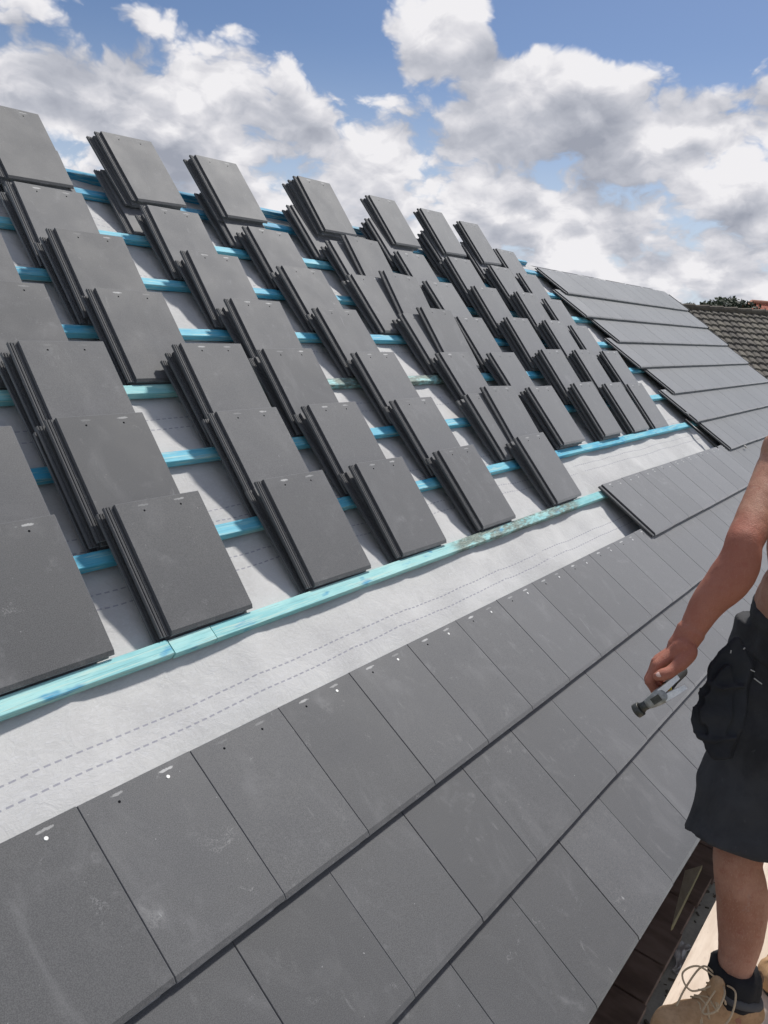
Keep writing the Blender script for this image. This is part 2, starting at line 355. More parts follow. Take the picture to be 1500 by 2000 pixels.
def make_tiles():
    SPECS.sort(key=lambda q: -q[0])
    for k, (ar, M, half, lab, grp, hs, stamp) in enumerate(SPECS):
        if k >= 300: extra.append((M, half)); continue
        o = link('interlocking_tile', HALF_ME if half else TILE_ME, None, M); tag(o, lab, 'roof tile', grp)
        for hx in hs: n = link('nail', NAIL_ME); n.parent = o; n.location = (hx, .385, .022)
        if stamp: t = link('stamp', STAMP_ME); t.parent = o
COURSE = {-2: 'eaves course', -1: 'second course from the eaves', 0: 'third course from the eaves', 1: 'short fourth course', 2: 'first finished course beyond the stacks'}
for r in range(3, 9): COURSE[r] = ORD[r - 1] + ' finished course beyond the stacks'
NAILS = {-2: (), -1: (.215,), 0: (.215,), 1: (), 2: (.215,), 3: (.215,), 4: (.215,), 5: (.215,), 6: (.215,), 7: (.215,), 8: (.215,)}
def lay_course(r, u0, u1):
    us = []; u = u0
    while u < u1 - .1: us.append(u); u += CW
    vis = []
    for u in us:
        half = u + CW > u1 + .03; M = laid_mtx(u, r)
        if inframe(M, .15 if half else CW): vis.append((u, half, M))
        else: extra.append((M, half))
    for i, (u, half, M) in enumerate(vis):
        pos = ORD[i + 1] + ' from left' if i else 'leftmost'
        lab = f'flat grey tile, {pos}, in the {COURSE[r]}'
        if i == len(vis) - 1 and r >= 2: lab = f'grey tile at the right verge end of the {COURSE[r]}'
        hs = []
        if r == 0:
            k = round(u / CW); hs = {1: (), 0: (.215,)}.get(k, (.215,) if k != 1 else ())
            if 3.3 < u: hs = ()
        elif r == 1: hs = (.085, .215) if i % 3 else (.215,)
        elif r == 8: hs = (.215,)
        SPECS.append((area(M, .5 if half else 1.0), M, half, lab, 'grey roof tiles laid in courses', hs, False))
# courses: (row, first left edge, right end)
VERGE = 9.66
for r, u0 in ((-2, -2.4), (-1, -2.55), (0, -2.4), (1, 3.45)): lay_course(r, u0, VERGE)
for r, ul in zip(range(2, 9), (5.99, 5.885, 6.05, 5.895, 6.03, 5.885, 6.02)): lay_course(r, ul, VERGE)
def extras():
    bm = bmesh.new()
    for M, half in extra:
        t = bmesh.new(); t.from_mesh(HALF_ME if half else TILE_ME); bmesh.ops.transform(t, matrix=M, verts=t.verts)
        me = bpy.data.meshes.new('x'); t.to_mesh(me); t.free(); bm.from_mesh(me); bpy.data.meshes.remove(me)
    o = link('laid_tiles', bm_to(bm, 'laid_tiles', TILE)); tag(o, 'remaining flat grey roof tiles, undermost in far stacks and at the far end of courses', 'roof tiles', None, 'stuff')

# ---------------------------------------------------------------- loaded stacks of tiles
PT = .0225
ROWS = {  # row: list of (u of the plate's left edge, number of tiles)
 1: [(-.56, 2), (-.03, 2), (.445, 2), (1.02, 2), (1.515, 2), (2.114, 2), (2.863, 2)],
 2: [(.0, 2), (.42, 3), (1.04, 2), (1.52, 2), (2.12, 2), (2.76, 2, 1), (3.43, 3), (4.05, 3), (4.62, 2), (5.10, 1)],
 3: [(-.14, 2), (.455, 3), (1.075, 3), (1.51, 2), (2.14, 2), (2.87, 2), (3.43, 2), (4.07, 3), (4.61, 3), (5.14, 3)],
 4: [(.40, 2), (.90, 2), (1.56, 2), (2.14, 2), (2.86, 2, 1), (3.43, 2), (4.03, 3), (4.62, 3), (5.12, 2)],
 5: [(.38, 2), (.89, 3), (1.53, 2), (2.15, 2), (2.71, 2, 1), (3.44, 3), (4.01, 3), (4.63, 3), (5.15, 2)],
 6: [(.88, 2), (1.515, 2), (2.15, 2), (2.80, 2, 1), (3.48, 2), (4.06, 3), (4.67, 3), (5.18, 2)],
 7: [(.93, 2), (1.47, 1), (2.08, 2), (2.74, 2), (3.47, 3), (4.13, 3), (4.70, 2), (5.22, 2)],
}
RIDGE_TOP = {.93: (.92, 1.8), 1.47: (1.545, 4.0), 2.08: (2.10, 2.2), 2.74: (2.86, .6), 3.47: (3.575, 1.6), 4.13: (4.19, 2.0), 4.70: (4.765, 3.0)}
ROWNAME = {1: 'lowest', 2: 'second', 3: 'third', 4: 'fourth', 5: 'fifth', 6: 'sixth', 7: 'topmost'}
stacktop = {}
def put_tile(u, v, w_, yaw, tilt, label, stamp=False):
    M = ROOF @ Matrix.Translation((u, v, w_)) @ Matrix.Rotation(R(yaw), 4, 'Z') @ Matrix.Rotation(R(tilt), 4, 'X')
    top = label.startswith(('top', 'only')) or 'slid' in label
    if inframe(M): SPECS.append((area(M, .8 if top else .14), M, False, label, 'grey roof tiles stacked on the battens', (), stamp))
    else: extra.append((M, False))
rs = random.Random(11)
for row in range(7, 0, -1):
    vt = (row * GA + .42) - .016
    if row == 7: vt -= .0
    for i, e in enumerate(ROWS[row]):
        u, n = e[0], e[1]
        above = [q for q in ROWS.get(row + 1, []) if abs(q[0] - u) < .27]
        h = max([q[1] for q in above], default=0) * PT
        t0 = math.degrees(math.asin(min(.4, (h + .006) / (TL - (TL - GA) * 1.0)))) if above else 9.5
        t0 = max(t0, 9.0); dt = max(.5, ((13.3 if u < 1.9 else 11.9) - t0) / max(1, n - 1)) if n > 1 else 0
        if u < 1.7 and row >= 3: t0 += 1.7
        if n == 1: t0 = max(t0, 11)
        left = f'{ORD[i+1]} stack from left' if i else 'leftmost stack'
        names = {1: ['only'], 2: ['bottom', 'top'], 3: ['bottom', 'middle', 'top'], 4: ['bottom', 'lower middle', 'upper middle', 'top']}[n]
        yaw0 = rs.uniform(-.7, .5)
        for k in range(n):
            dep = n - 1 - k                       # fan the lower tiles out to the left and a little down
            du = -dep * rs.uniform(.005, .016); dv = -dep * rs.uniform(0, .012) if row > 1 else -dep * rs.uniform(0, .004)
            put_tile(u + du, vt + dv + .0025 * dep, k * PT + .0015, yaw0 + rs.uniform(-.5, .5) * (1 if dep else .3), t0 + k * dt + (1.2 if 0 else 0),
                     f'{names[k]} grey roof tile of the {left}, {ROWNAME[row]} row of stacks', stamp=(row <= 4 and u < 2.6 and k == n - 1))
        if len(e) > 2:                            # one more tile slid over to the right across the stack
            off = {2: .15, 4: .135, 5: .23, 6: .11}[row]
            put_tile(u + off, vt + .02, n * PT + .004, {2: -2.0, 4: -3, 5: -6, 6: -3}[row], t0 + n * dt + {2: -1.6, 4: 0, 5: 0, 6: 0}[row], f'grey roof tile slid sideways over the {left}, {ROWNAME[row]} row of stacks')
        if row == 7 and u in RIDGE_TOP:           # a second lot pushed up past the ridge
            uu, yw = RIDGE_TOP[u]; m_ = 3 if i == 3 else 2
            for k in range(m_):
                dep = m_ - 1 - k
                put_tile(uu - dep * rs.uniform(.018, .032), 2.972 - dep * .006, max(n, 2) * PT + .022 + k * PT, yw + dep * .6, 13.6 + k * 1.0,
                         f'{["bottom", "middle", "top"][k + (3 - m_) * (k > 0)]} raised tile past the ridge, {left}, topmost row')
make_tiles(); extras()

# ---------------------------------------------------------------- house under the roof
RIDGEV = 3.30
EAVE_Z = rp(0, -.70, 0).z
GROUND = -3.4
def house():
    root = empty('house', (0, 0, GROUND)); tag(root, 'house being reroofed, its brown brick wall below the tiled eaves', 'house')
    brick = mat('brown_brick', (.1, .05, .04), .85, .2); g = G(brick)
    bt = g.N.new('ShaderNodeTexBrick'); mp = g.N.new('ShaderNodeMapping'); mp.inputs['Rotation'].default_value = (R(90), 0, 0); g.L.new(g.obj(), mp.inputs[0]); g.L.new(mp.outputs[0], bt.inputs[0])
    bt.inputs['Scale'].default_value = 1; bt.inputs['Brick Width'].default_value = .225; bt.inputs['Row Height'].default_value = .075; bt.inputs['Mortar Size'].default_value = .006
    bt.inputs['Color1'].default_value = (.13, .06, .045, 1); bt.inputs['Color2'].default_value = (.09, .045, .04, 1); bt.inputs['Mortar'].default_value = (.20, .18, .16, 1)
    g.color(g.mix(g.rng(g.noise(g.obj(), 9, 5), .35, .7, 0, .5), bt.outputs[0], (.05, .03, .028)))
    def part(name, bm, m, sm=False): fixn(bm); o = link(name, bm_to(bm, name, m, sm), root); o.location = (0, 0, -GROUND); return o
    ry = rp(0, RIDGEV, 0).y; rz = rp(0, RIDGEV, 0).z - .12; y0 = -.33; y1 = 2 * ry + .33; ez = EAVE_Z - .02
    bm = bmesh.new(); xa, xb = -2.4, 9.50
    for x in (xa, xb):
        sx = .22 if x == xa else -.22
        for xx in (x, x + sx): pass
        A = [bm.verts.new((x, y, z)) for y, z in ((y0, GROUND), (y1, GROUND), (y1, ez), (ry, rz), (y0, ez))]
        B = [bm.verts.new((x + sx, y, z)) for y, z in ((y0, GROUND), (y1, GROUND), (y1, ez), (ry, rz), (y0, ez))]
        bm.faces.new(A); bm.faces.new(B[::-1])
        for k in range(5): bm.faces.new((A[k], A[(k + 1) % 5], B[(k + 1) % 5], B[k]))
    for yy in (y0 + .11, y1 - .11): add_box(bm, ((xa + xb) / 2, yy, (GROUND + ez) / 2), (xb - xa - .46, .22, ez - GROUND))
    part('wall', bm, brick)
    # rafters, fascia, soffit, far slope
    timber = simple('rough_rafter_timber', (.42, .28, .15), (.5, .36, .2), 10, .8, .2, stretch=(8, 1, 1))
    bm = bmesh.new(); x = -2.3
    while x < VERGE - .1:
        add_box(bm, rp(x, (RIDGEV - .72) / 2 + .0, -.062), (.045, RIDGEV + .66, .10), Matrix.Rotation(PITCH, 3, 'X')); x += .6
    part('rafter', bm, timber)
    bm = bmesh.new(); fy = rp(0, -.665, 0).y
    add_box(bm, (3.6, fy + .008, EAVE_Z - .075), (12.1, .018, .19)); part('fascia', bm, BLACKP)
    bm = bmesh.new(); add_box(bm, (3.6, (fy + y0) / 2 + .01, EAVE_Z - .16), (12.1, y0 - fy - .02, .01)); part('soffit', bm, BLACKP)
    bm = bmesh.new(); add_tube(bm, [(-2.45, 0, 0), (VERGE, 0, 0)], .02, 6)
    bm.free()
    # eaves tray: thin black lip the first tiles sit on
    bm = bmesh.new(); add_box(bm, rp(3.6, -.672, .043), (12.1, .022, .030), Matrix.Rotation(PITCH, 3, 'X'), .002); part('eaves_tray', bm, BLACKP)
    # slope on the other side of the ridge, felted
    felt = simple('dark_felt', (.09, .09, .10), (.13, .13, .14), 8, .9, .2)
    bm = bmesh.new(); L_ = RIDGEV + .7
    rb = Matrix.Rotation(-PITCH, 3, 'X'); yc = ry + cP * L_ / 2; zc = rp(0, RIDGEV, 0).z - sP * L_ / 2
    add_box(bm, (3.62, yc + .02, zc - .02), (12.06, L_, .03), rb); part('back_slope', bm, felt)
house()
def underlay():
    bm = bmesh.new(); nx, ny = 300, 96; x0, x1, v0, v1 = -2.45, VERGE - .02, -.68, 3.28
    vs_ = []
    for j in range(ny + 1):
        row = []
        for i in range(nx + 1):
            x = x0 + (x1 - x0) * i / nx; v = v0 + (v1 - v0) * j / ny
            q = abs(((x + 2.3) / .6) % 1 - .5) * 2                      # 1 on a rafter, 0 between
            sag = -.010 * (1 - q ** 1.6) - .004
            sag += .006 * (noise.noise(Vector((x * 1.6, v * 3.0, 2.2)))) + .0022 * noise.noise(Vector((x * 6, v * 9, 5)))
            wr = noise.noise(Vector((x * 3.1 + v * 2.0, v * 7.0 - x * 1.1, 8))); sag += .008 * max(0, 1 - abs(wr) * 6) ** 1.5 + .004 * noise.noise(Vector((x * 2.4 + v, v * 2.2, 4)))
            if abs(v - .735) < .04: sag = min(sag, -.002)
            row.append(bm.verts.new((x, v, sag)))
        vs_.append(row)
    for j in range(ny):
        for i in range(nx): bm.faces.new((vs_[j][i], vs_[j][i + 1], vs_[j + 1][i + 1], vs_[j + 1][i]))
    o = link('underlay', bm_to(bm, 'underlay', UNDER, True), None, ROOF); tag(o, 'pale grey roofing membrane with printed dashed lines stretched under the battens', 'roofing membrane')
underlay()
def battens():
    names = {0: 'hidden', 1: 'lowest exposed', 2: 'second exposed', 3: 'third exposed', 4: 'fourth exposed', 5: 'fifth exposed', 6: 'sixth exposed', 7: 'seventh exposed', 8: 'highest'}
    def one(xa, xb, k, tone, label, dv=0.0, rotz=0.0, h=.027):
        bm = bmesh.new(); n = max(2, int((xb - xa) / .15)); rng = random.Random(int(k * 13 + xa * 7))
        ph = rng.uniform(0, 9); rings = []
        for i in range(n + 1):
            x = xa + (xb - xa) * i / n; b = .0035 * noise.noise(Vector((x * .55, k * 3.3 + ph, 0)))
            rings.append([bm.verts.new((x, k * GA + .42 - .070 + dv + b + y, z)) for y, z in ((0, 0), (.0, h - .002), (.002, h), (.046, h), (.048, h - .002), (.048, 0))])
        for A, B in zip(rings, rings[1:]):
            for q in range(6): bm.faces.new((A[q], A[(q + 1) % 6], B[(q + 1) % 6], B[q]))
        bm.faces.new(rings[0][::-1]); bm.faces.new(rings[-1]); fixn(bm)
        o = link('batten', bm_to(bm, 'batten', BAT[tone]), None, ROOF); tag(o, label, 'batten', 'blue treated roofing battens')
    tn = {1: 'pale', 2: 'cyan', 3: 'cyan', 4: 'pale', 5: 'cyan', 6: 'cyan', 7: 'cyan', 8: 'blue'}
    one(-2.4, VERGE - .03, -1, 'cyan', 'blue batten hidden under the second laid course', 0)
    one(-2.4, VERGE - .03, 0, 'cyan', 'blue batten hidden under the heads of the third laid course', 0)
    one(-2.4, .431, 1, 'pale', 'pale turquoise batten, left length of the lowest exposed line')
    one(.4345, .578, 1, 'pale', 'short turquoise batten piece between two saw joints in the lowest line', .001)
    one(.5805, 4.6, 1, 'pale', 'long turquoise batten with grey weathered patch in the lowest exposed line')
    one(4.604, VERGE - .03, 1, 'cyan', 'blue batten covered by the short fourth course of tiles')
    one(-2.4, 4.40, 2, 'cyan', 'turquoise batten, left length of the second exposed line')
    one(4.403, VERGE - .03, 2, 'cyan', 'bright blue batten, right length of the second exposed line', .002)
    for k in range(3, 9):
        sp = (1.9, 3.1, 4.4, 2.6, 3.7, 3.2)[k - 3]
        one(-2.4, sp, k, tn[k], f'blue batten, left length of the {names[k]} line')
        one(sp + .003, VERGE - .03, k, tn[k] if k != 4 else 'cyan', f'blue batten, right length of the {names[k]} line', .001)
    bm = bmesh.new(); add_box(bm, (1.80, RIDGEV - .02, -.002), (8.42, .030, .064), None, .002)
    o = link('ridge_batten', bm_to(bm, 'ridge_batten', BAT['blue']), None, ROOF); tag(o, 'deep blue batten standing on edge along the ridge', 'batten')
battens()
def verge():
    bm = bmesh.new()
    for r in range(-2, 9):
        M = laid_mtx(VERGE, r, False)
        t = bmesh.new(); add_box(t, (.004, .18, -.004), (.014, .36, .056), None, .003); bmesh.ops.transform(t, matrix=M, verts=t.verts)
        me = bpy.data.meshes.new('x'); t.to_mesh(me); t.free(); bm.from_mesh(me); bpy.data.meshes.remove(me)
    o = link('verge_trim', bm_to(bm, 'verge_trim', BLACKP)); tag(o, 'black interlocking verge trim down the right gable edge of the roof', 'verge trim')
verge()
def loose_bits():
    # black strip lying beside the finished tiles, its pale broken end upslope
    bm = bmesh.new(); a = Vector((5.64, 1.08, .040)); b = Vector((5.38, .76, .045)); a = Vector((5.80, 1.10, .038)); b = Vector((5.80, .745, .052))
    for q, r_ in ((0, .010), (.016, .006)):
        add_tube(bm, [a + Vector((q, 0, 0)), (a + b) / 2 + Vector((q, 0, .002)), b + Vector((q, 0, 0))], r_, 8)
    bmesh.ops.transform(bm, matrix=ROOF, verts=bm.verts)
    root = link('plastic_strip', bm_to(bm, 'plastic_strip', BLACKP, True)); tag(root, 'loose black plastic strip lying against the lower left corner of the finished tiles', 'plastic strip')
    bm = bmesh.new(); add_box(bm, rp(5.86, 1.135, .075), (.05, .02, .008), Matrix.Rotation(.5, 3, 'Z') @ Matrix.Rotation(PITCH, 3, 'X'), .002)
    o = link('tile_clip', bm_to(bm, 'tile_clip', STEEL)); tag(o, 'small pale metal clip beside the black strip at the finished tiles', 'clip')
    clay = simple('pale_mortar', (.5, .48, .44), (.6, .58, .54), 90, .9)
    for (u, v, s, lab) in ((6.35, .66, .016, 'small white mortar crumb on the short fourth course near the arm'),):
        bm = bmesh.new(); bmesh.ops.create_icosphere(bm, subdivisions=2, radius=s)
        for vv in bm.verts: vv.co *= 1 + .5 * noise.noise(vv.co * 70); vv.co.z *= .5
        o = link('mortar_crumb', bm_to(bm, 'mortar_crumb', clay), None, ROOF @ Matrix.Translation((u, v, .087))); tag(o, lab, 'mortar crumb')
loose_bits()

# ---------------------------------------------------------------- scaffold platform
SZ = -.30
def scaffold():
    ply = mat('pale_plywood', (.6, .5, .4), .7, .3); g = G(ply); o_ = g.obj()
    c = g.mix(g.rng(g.noise(g.scale(o_, (1.2, 9, 1)), 3, 6, .65, .8), .3, .7), (.56, .45, .35), (.70, .59, .48))
    c = g.mix(g.rng(g.noise(o_, 16, 6, .7), .60, .75, 0, .5), c, (.35, .27, .21)); c = g.mix(g.rng(g.noise(g.scale(o_, (6, 60, 1)), 2, 3), .68, .74, 0, .4), c, (.28, .2, .15)); g.color(c); g.bump(g.noise(o_, 60, 5), .3, .001)
    steel = simple('galvanised_tube', (.36, .36, .36), (.46, .46, .45), 30, .45, .5, metal=.5)
    bm = bmesh.new(); add_box(bm, (2.6, -1.335, SZ - .009), (7.0, 1.20, .018), None, .0015)
    o = link('plywood_sheet', bm_to(bm, 'plywood_sheet', ply)); tag(o, 'pale plywood walkway sheet the man stands on along the eaves', 'plywood sheet')
    root = empty('scaffold', (0, -1.4, GROUND)); tag(root, 'galvanised tube scaffold carrying the walkway beside the eaves', 'scaffold')
    def part(name, pts, r_=.024):
        bm = bmesh.new(); add_tube(bm, pts, r_, 14); q = link(name, bm_to(bm, name, steel, True), root); q.location = (0, 1.4, -GROUND)
    for x in (-.75, 1.65, 4.05, 5.95):
        part('transom', [(x, -2.05, SZ - .045), (x, -.76, SZ - .045)]); part('standard', [(x + .06, -2.0, GROUND), (x + .06, -2.0, .9)])
        part('standard', [(x + .06, -.90, GROUND), (x + .06, -.90, SZ - .03)])
    part('ledger', [(-.9, -1.95, SZ - .095), (6.1, -1.95, SZ - .095)]); part('ledger', [(-.9, -.95, SZ - .095), (6.1, -.95, SZ - .095)])
    part('guard_rail', [(-.9, -1.95, .70), (6.1, -1.95, .70)])
    # lower lift seen through the gap between eaves and walkway
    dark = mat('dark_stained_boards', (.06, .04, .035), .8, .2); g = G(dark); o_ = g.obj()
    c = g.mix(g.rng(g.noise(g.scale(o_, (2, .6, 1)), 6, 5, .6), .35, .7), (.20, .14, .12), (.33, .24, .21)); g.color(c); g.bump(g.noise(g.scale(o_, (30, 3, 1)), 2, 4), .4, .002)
    zl = -1.12; x = .2; k = 0; rr = random.Random(3)
    lab = ['nearest', 'second', 'third', 'fourth', 'fifth', 'sixth', 'seventh', 'eighth', 'ninth', 'tenth', 'eleventh', 'twelfth', 'thirteenth', 'fourteenth', 'fifteenth', 'sixteenth']
    while x < 3.6:
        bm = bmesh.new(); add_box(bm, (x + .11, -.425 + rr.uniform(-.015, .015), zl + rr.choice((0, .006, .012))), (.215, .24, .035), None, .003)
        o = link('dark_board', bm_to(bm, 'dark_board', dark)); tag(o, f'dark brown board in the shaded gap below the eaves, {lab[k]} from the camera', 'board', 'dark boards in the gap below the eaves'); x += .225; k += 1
    slab = simple('grey_board', (.50, .475, .45), (.62, .60, .56), 14, .85, .2, .3); z2 = zl - .06
    for i, (xa, xb, yb, lb) in enumerate(((.2, 1.72, -.62, 'grey dusty board below the walkway gap, nearest the camera'), (1.73, 2.22, -.50, 'grey dusty board below the walkway gap, middle one'), (2.23, 4.4, -.52, 'grey debris covered board below the walkway gap, farthest one'))):
        bm = bmesh.new(); add_box(bm, ((xa + xb) / 2, yb - .42, z2 + .004 * i), (xb - xa, .9, .03), None, .003)
        o = link('grey_board', bm_to(bm, 'grey_board', slab)); tag(o, lb, 'board', 'grey boards of the lower lift')
    rag = simple('white_rag', (.62, .60, .62), (.72, .70, .72), 30, .9); bm = bmesh.new()
    p = Vector((2.14, -.565, z2 + .03)); bmesh.ops.create_grid(bm, x_segments=16, y_segments=16, size=1)
    for v in bm.verts:
        a = v.co.copy(); v.co = Vector((a.x * .075, a.y * .028 * (1 + .5 * a.x) + .02 * math.sin(a.x * 3), .015 + .018 * noise.noise(a * 2.4) + .012 * a.x)); v.co += p
    o = link('rag', bm_to(bm, 'rag', rag, True)); md = o.modifiers.new('s', 'SOLIDIFY'); md.thickness = .003; evaluated(o); tag(o, 'crumpled white rag lying on the grey board below the walkway', 'rag')
    pale = simple('split_timber', (.62, .50, .34), (.72, .60, .44), 12, .8, .2, .4, stretch=(1, 6, 6)); bm = bmesh.new()
    A = unp(1312, 1808, 2.62); B1 = unp(1338, 1700, 2.80); B2 = unp(1372, 1690, 2.78)
    up = Vector((0, 0, .022)); vA = [A, A + Vector((.012, -.004, 0))]; q = [vA[0], vA[1], B2, B1]
    lo = [bm.verts.new(v_ - up) for v_ in q]; hi = [bm.verts.new(v_) for v_ in q]
    bm.faces.new(hi); bm.faces.new(lo[::-1]); [bm.faces.new((lo[i], lo[(i + 1) % 4], hi[(i + 1) % 4], hi[i])) for i in range(4)]; fixn(bm)
    o = link('timber_offcut', bm_to(bm, 'timber_offcut', pale)); tag(o, 'pale pointed timber offcut wedged in the gap under the eaves', 'timber offcut')
    # scattered debris
    bm = bmesh.new(); rr = random.Random(5)
    for _ in range(160):
        x, y = rr.uniform(1.3, 3.6), rr.uniform(-.72, -.53); s = rr.uniform(.003, .012)
        add_box(bm, (x, y, z2 + .022 + s * .4), (s * rr.uniform(1, 4), s, s * .8), Matrix.Rotation(rr.uniform(0, 3), 3, 'Z'))
    o = link('debris', bm_to(bm, 'debris', simple('mortar_debris', (.07, .06, .05), (.22, .2, .17), 40, .9))); tag(o, 'crumbs of mortar and splinters strewn on the lower grey boards', 'debris', None, 'stuff')
scaffold()

# ---------------------------------------------------------------- neighbours, tree, ground
def ground():
    m = mat('grass', (.06, .1, .03), .95, .1); g = G(m); g.color(g.mix(g.rng(g.noise(g.obj(), .3, 6, .6), .35, .65), (.045, .075, .02), (.09, .12, .04)))
    bm = bmesh.new(); bmesh.ops.create_grid(bm, x_segments=2, y_segments=2, size=900); o = link('ground', bm_to(bm, 'ground', m)); o.location = (0, 0, GROUND); tag(o, kind='structure')
ground()
def neighbour():
    # ridge seen from px (1335,600) to (1500,612); slope towards the camera
    d = 24.0; a = unp(1335, 600.5, d); b = unp(1500, 613, d); b.z = a.z = (a.z + b.z) / 2
    ax = (b - a).normalized(); nrm = Vector((0, 0, 1)).cross(ax); 
    if nrm.dot(CAM - a) < 0: nrm = -nrm
    a = a - ax * 5.5; L_ = 15.0; pit = R(30)
    roof = mat('weathered_tile', (.1, .09, .08), .85, .25); g = G(roof); o_ = g.obj(); x, y, z = g.sep(o_)[:3]
    cell = g.N.new('ShaderNodeTexWhiteNoise'); cb = g.N.new('ShaderNodeCombineXYZ'); g.L.new(g.math('FLOOR', g.math('DIVIDE', x, .22)), cb.inputs[0]); g.L.new(g.math('FLOOR', g.math('DIVIDE', y, .33)), cb.inputs[1]); g.L.new(cb.outputs[0], cell.inputs[0])
    c = g.mix(g.rng(g.noise(o_, 1.1, 5, .6), .3, .7), (.075, .068, .062), (.15, .135, .115)); c = g.mix(g.math('MULTIPLY', g.rng(cell.outputs[0], .3, 1), .55), c, (.21, .19, .15))
    c = g.mix(g.rng(g.noise(o_, 5, 5, .7), .60, .72, 0, .5), c, (.20, .20, .11)); g.color(c)
    root = empty('tiled_house', (a.x, a.y, GROUND)); tag(root, 'neighbouring house with weathered brown wavy tiled roof below the finished verge', 'house')
    fr = Matrix((ax, -nrm, Vector((0, 0, 1)))).transposed().to_4x4(); base = Matrix.Translation(a) @ fr     # local x along ridge, y away from us, z up
    def part(name, bm, m): fixn(bm); o = link(name, bm_to(bm, name, m), root); o.matrix_world = base; o.matrix_parent_inverse = Matrix.Identity(4); o.matrix_local = Matrix.Translation(-Vector((a.x, a.y, GROUND))) @ base; return o
    bm = bmesh.new(); nw = int(L_ / .22); seg = 6; rows = 20; ex = .33
    for side in (-1,):
        for r_ in range(rows):
            top, bot = [], []
            for i in range(nw * seg + 1):
                x_ = i * .22 / seg; h = .028 * (math.sin(2 * math.pi * i / seg) * .6 + .4 * math.sin(4 * math.pi * i / seg + .7)); 
                jit = .012 * noise.noise(Vector((int(i / seg) * 1.3, r_ * 2.1, 0)))
                for lst, s, lift in ((top, r_ * ex, .0), (bot, (r_ + 1) * ex + .02, .055)):
                    lst.append(bm.verts.new((x_, side * (s * math.cos(pit)), -s * math.sin(pit) + h + lift + jit)))
            fr_ = [bm.verts.new(v.co + Vector((0, .0, -.05))) for v in bot]
            for i in range(nw * seg):
                bm.faces.new((top[i], top[i + 1], bot[i + 1], bot[i])); bm.faces.new((bot[i], bot[i + 1], fr_[i + 1], fr_[i]))
    o = link('roof', bm_to(bm, 'roof', roof), root); o.matrix_local = Matrix.Translation(-Vector((a.x, a.y, GROUND))) @ base
    bm = bmesh.new(); S = rows * ex
    v = [bm.verts.new(p) for p in ((0, 0, 0), (L_, 0, 0), (L_, S * math.cos(pit), -S * math.sin(pit)), (0, S * math.cos(pit), -S * math.sin(pit)))]; bm.faces.new(v)
    part('back_slope', bm, roof)
    bm = bmesh.new(); n = int(L_ / .45)
    for i in range(n): add_tube(bm, [(i * .45, 0, -.01), (i * .45 + .44, 0, .012)], [.12, .135], 12)
    part('ridge_tiles', bm, simple('ridge_concrete', (.10, .085, .07), (.16, .14, .11), 6, .9))
    bm = bmesh.new(); yy = S * math.cos(pit) - .4; zt = -S * math.sin(pit) + .15; H = GROUND - a.z
    add_box(bm, (L_ / 2, 0, (zt + H) / 2), (L_ - .4, 2 * yy, zt - H)); 
    for x_ in (.2, L_ - .2):
        f = [bm.verts.new((x_ + q, y_, z_)) for q in (0,) for y_, z_ in ((-yy, zt), (yy, zt), (0, -.12))]; bm.faces.new(f)
    part('wall', bm, simple('buff_brick', (.30, .2, .14), (.38, .27, .2), 8, .9))
neighbour()
def red_house():
    d = 46.0; ap = unp(1468, 590, d); e = unp(1500, 593.5, d); e.z = ap.z; ax = (e - ap).normalized(); nrm = Vector((0, 0, 1)).cross(ax)
    if nrm.dot(CAM - ap) < 0: nrm = -nrm
    root = empty('red_roofed_house', (ap.x, ap.y, GROUND)); tag(root, 'distant house with orange red hipped tile roof at the right edge', 'house')
    M = Matrix((ax, -nrm, Vector((0, 0, 1)))).transposed().to_4x4(); loc = Matrix.Translation((0, 0, ap.z - GROUND)) @ M
    red = mat('red_clay_tile', (.4, .12, .07), .8, .2); g = G(red); x, y, z = g.sep(g.obj())[:3]
    st = g.math('SINE', g.math('MULTIPLY', x, 26)); rw = g.math('FRACT', g.math('MULTIPLY', z, 3.6))
    c = g.mix(g.rng(g.noise(g.obj(), 2, 4), .3, .7), (.36, .10, .06), (.46, .16, .10)); c = g.mix(g.rng(st, -.2, -.9, 0, .35), c, (.2, .06, .04)); c = g.mix(g.rng(rw, .85, 1, 0, .4), c, (.16, .05, .035)); g.color(c)
    bm = bmesh.new(); W, D, H = 3.6, 4.0, 2.6; Lr = 6
    P = [bm.verts.new(p) for p in ((0, 0, 0), (Lr, 0, 0), (-W, -D, -H), (Lr + W, -D, -H), (Lr + W, D, -H), (-W, D, -H))]
    for f in ((0, 1, 3, 2), (1, 4, 3), (0, 5, 4, 1), (0, 2, 5)): bm.faces.new([P[i] for i in f])
    fixn(bm); o = link('roof', bm_to(bm, 'roof', red), root); o.matrix_local = loc
    bm = bmesh.new(); add_tube(bm, [(0, 0, .02), (Lr, 0, .02)], .13, 10); add_tube(bm, [(0, 0, .02), (-W, -D, -H + .02)], .12, 10)
    o = link('ridge_tiles', bm_to(bm, 'ridge_tiles', simple('ridge_clay', (.42, .17, .10), (.52, .27, .2), 6, .8)), root); o.matrix_local = loc
    bm = bmesh.new(); add_box(bm, (Lr / 2, 0, (-H + GROUND - ap.z) / 2), (Lr + 2 * W - .8, 2 * D - .8, -H - (GROUND - ap.z))); o = link('wall', bm_to(bm, 'wall', simple('cream_render', (.5, .45, .36), (.6, .55, .45), 3, .9)), root); o.matrix_local = loc
red_house()
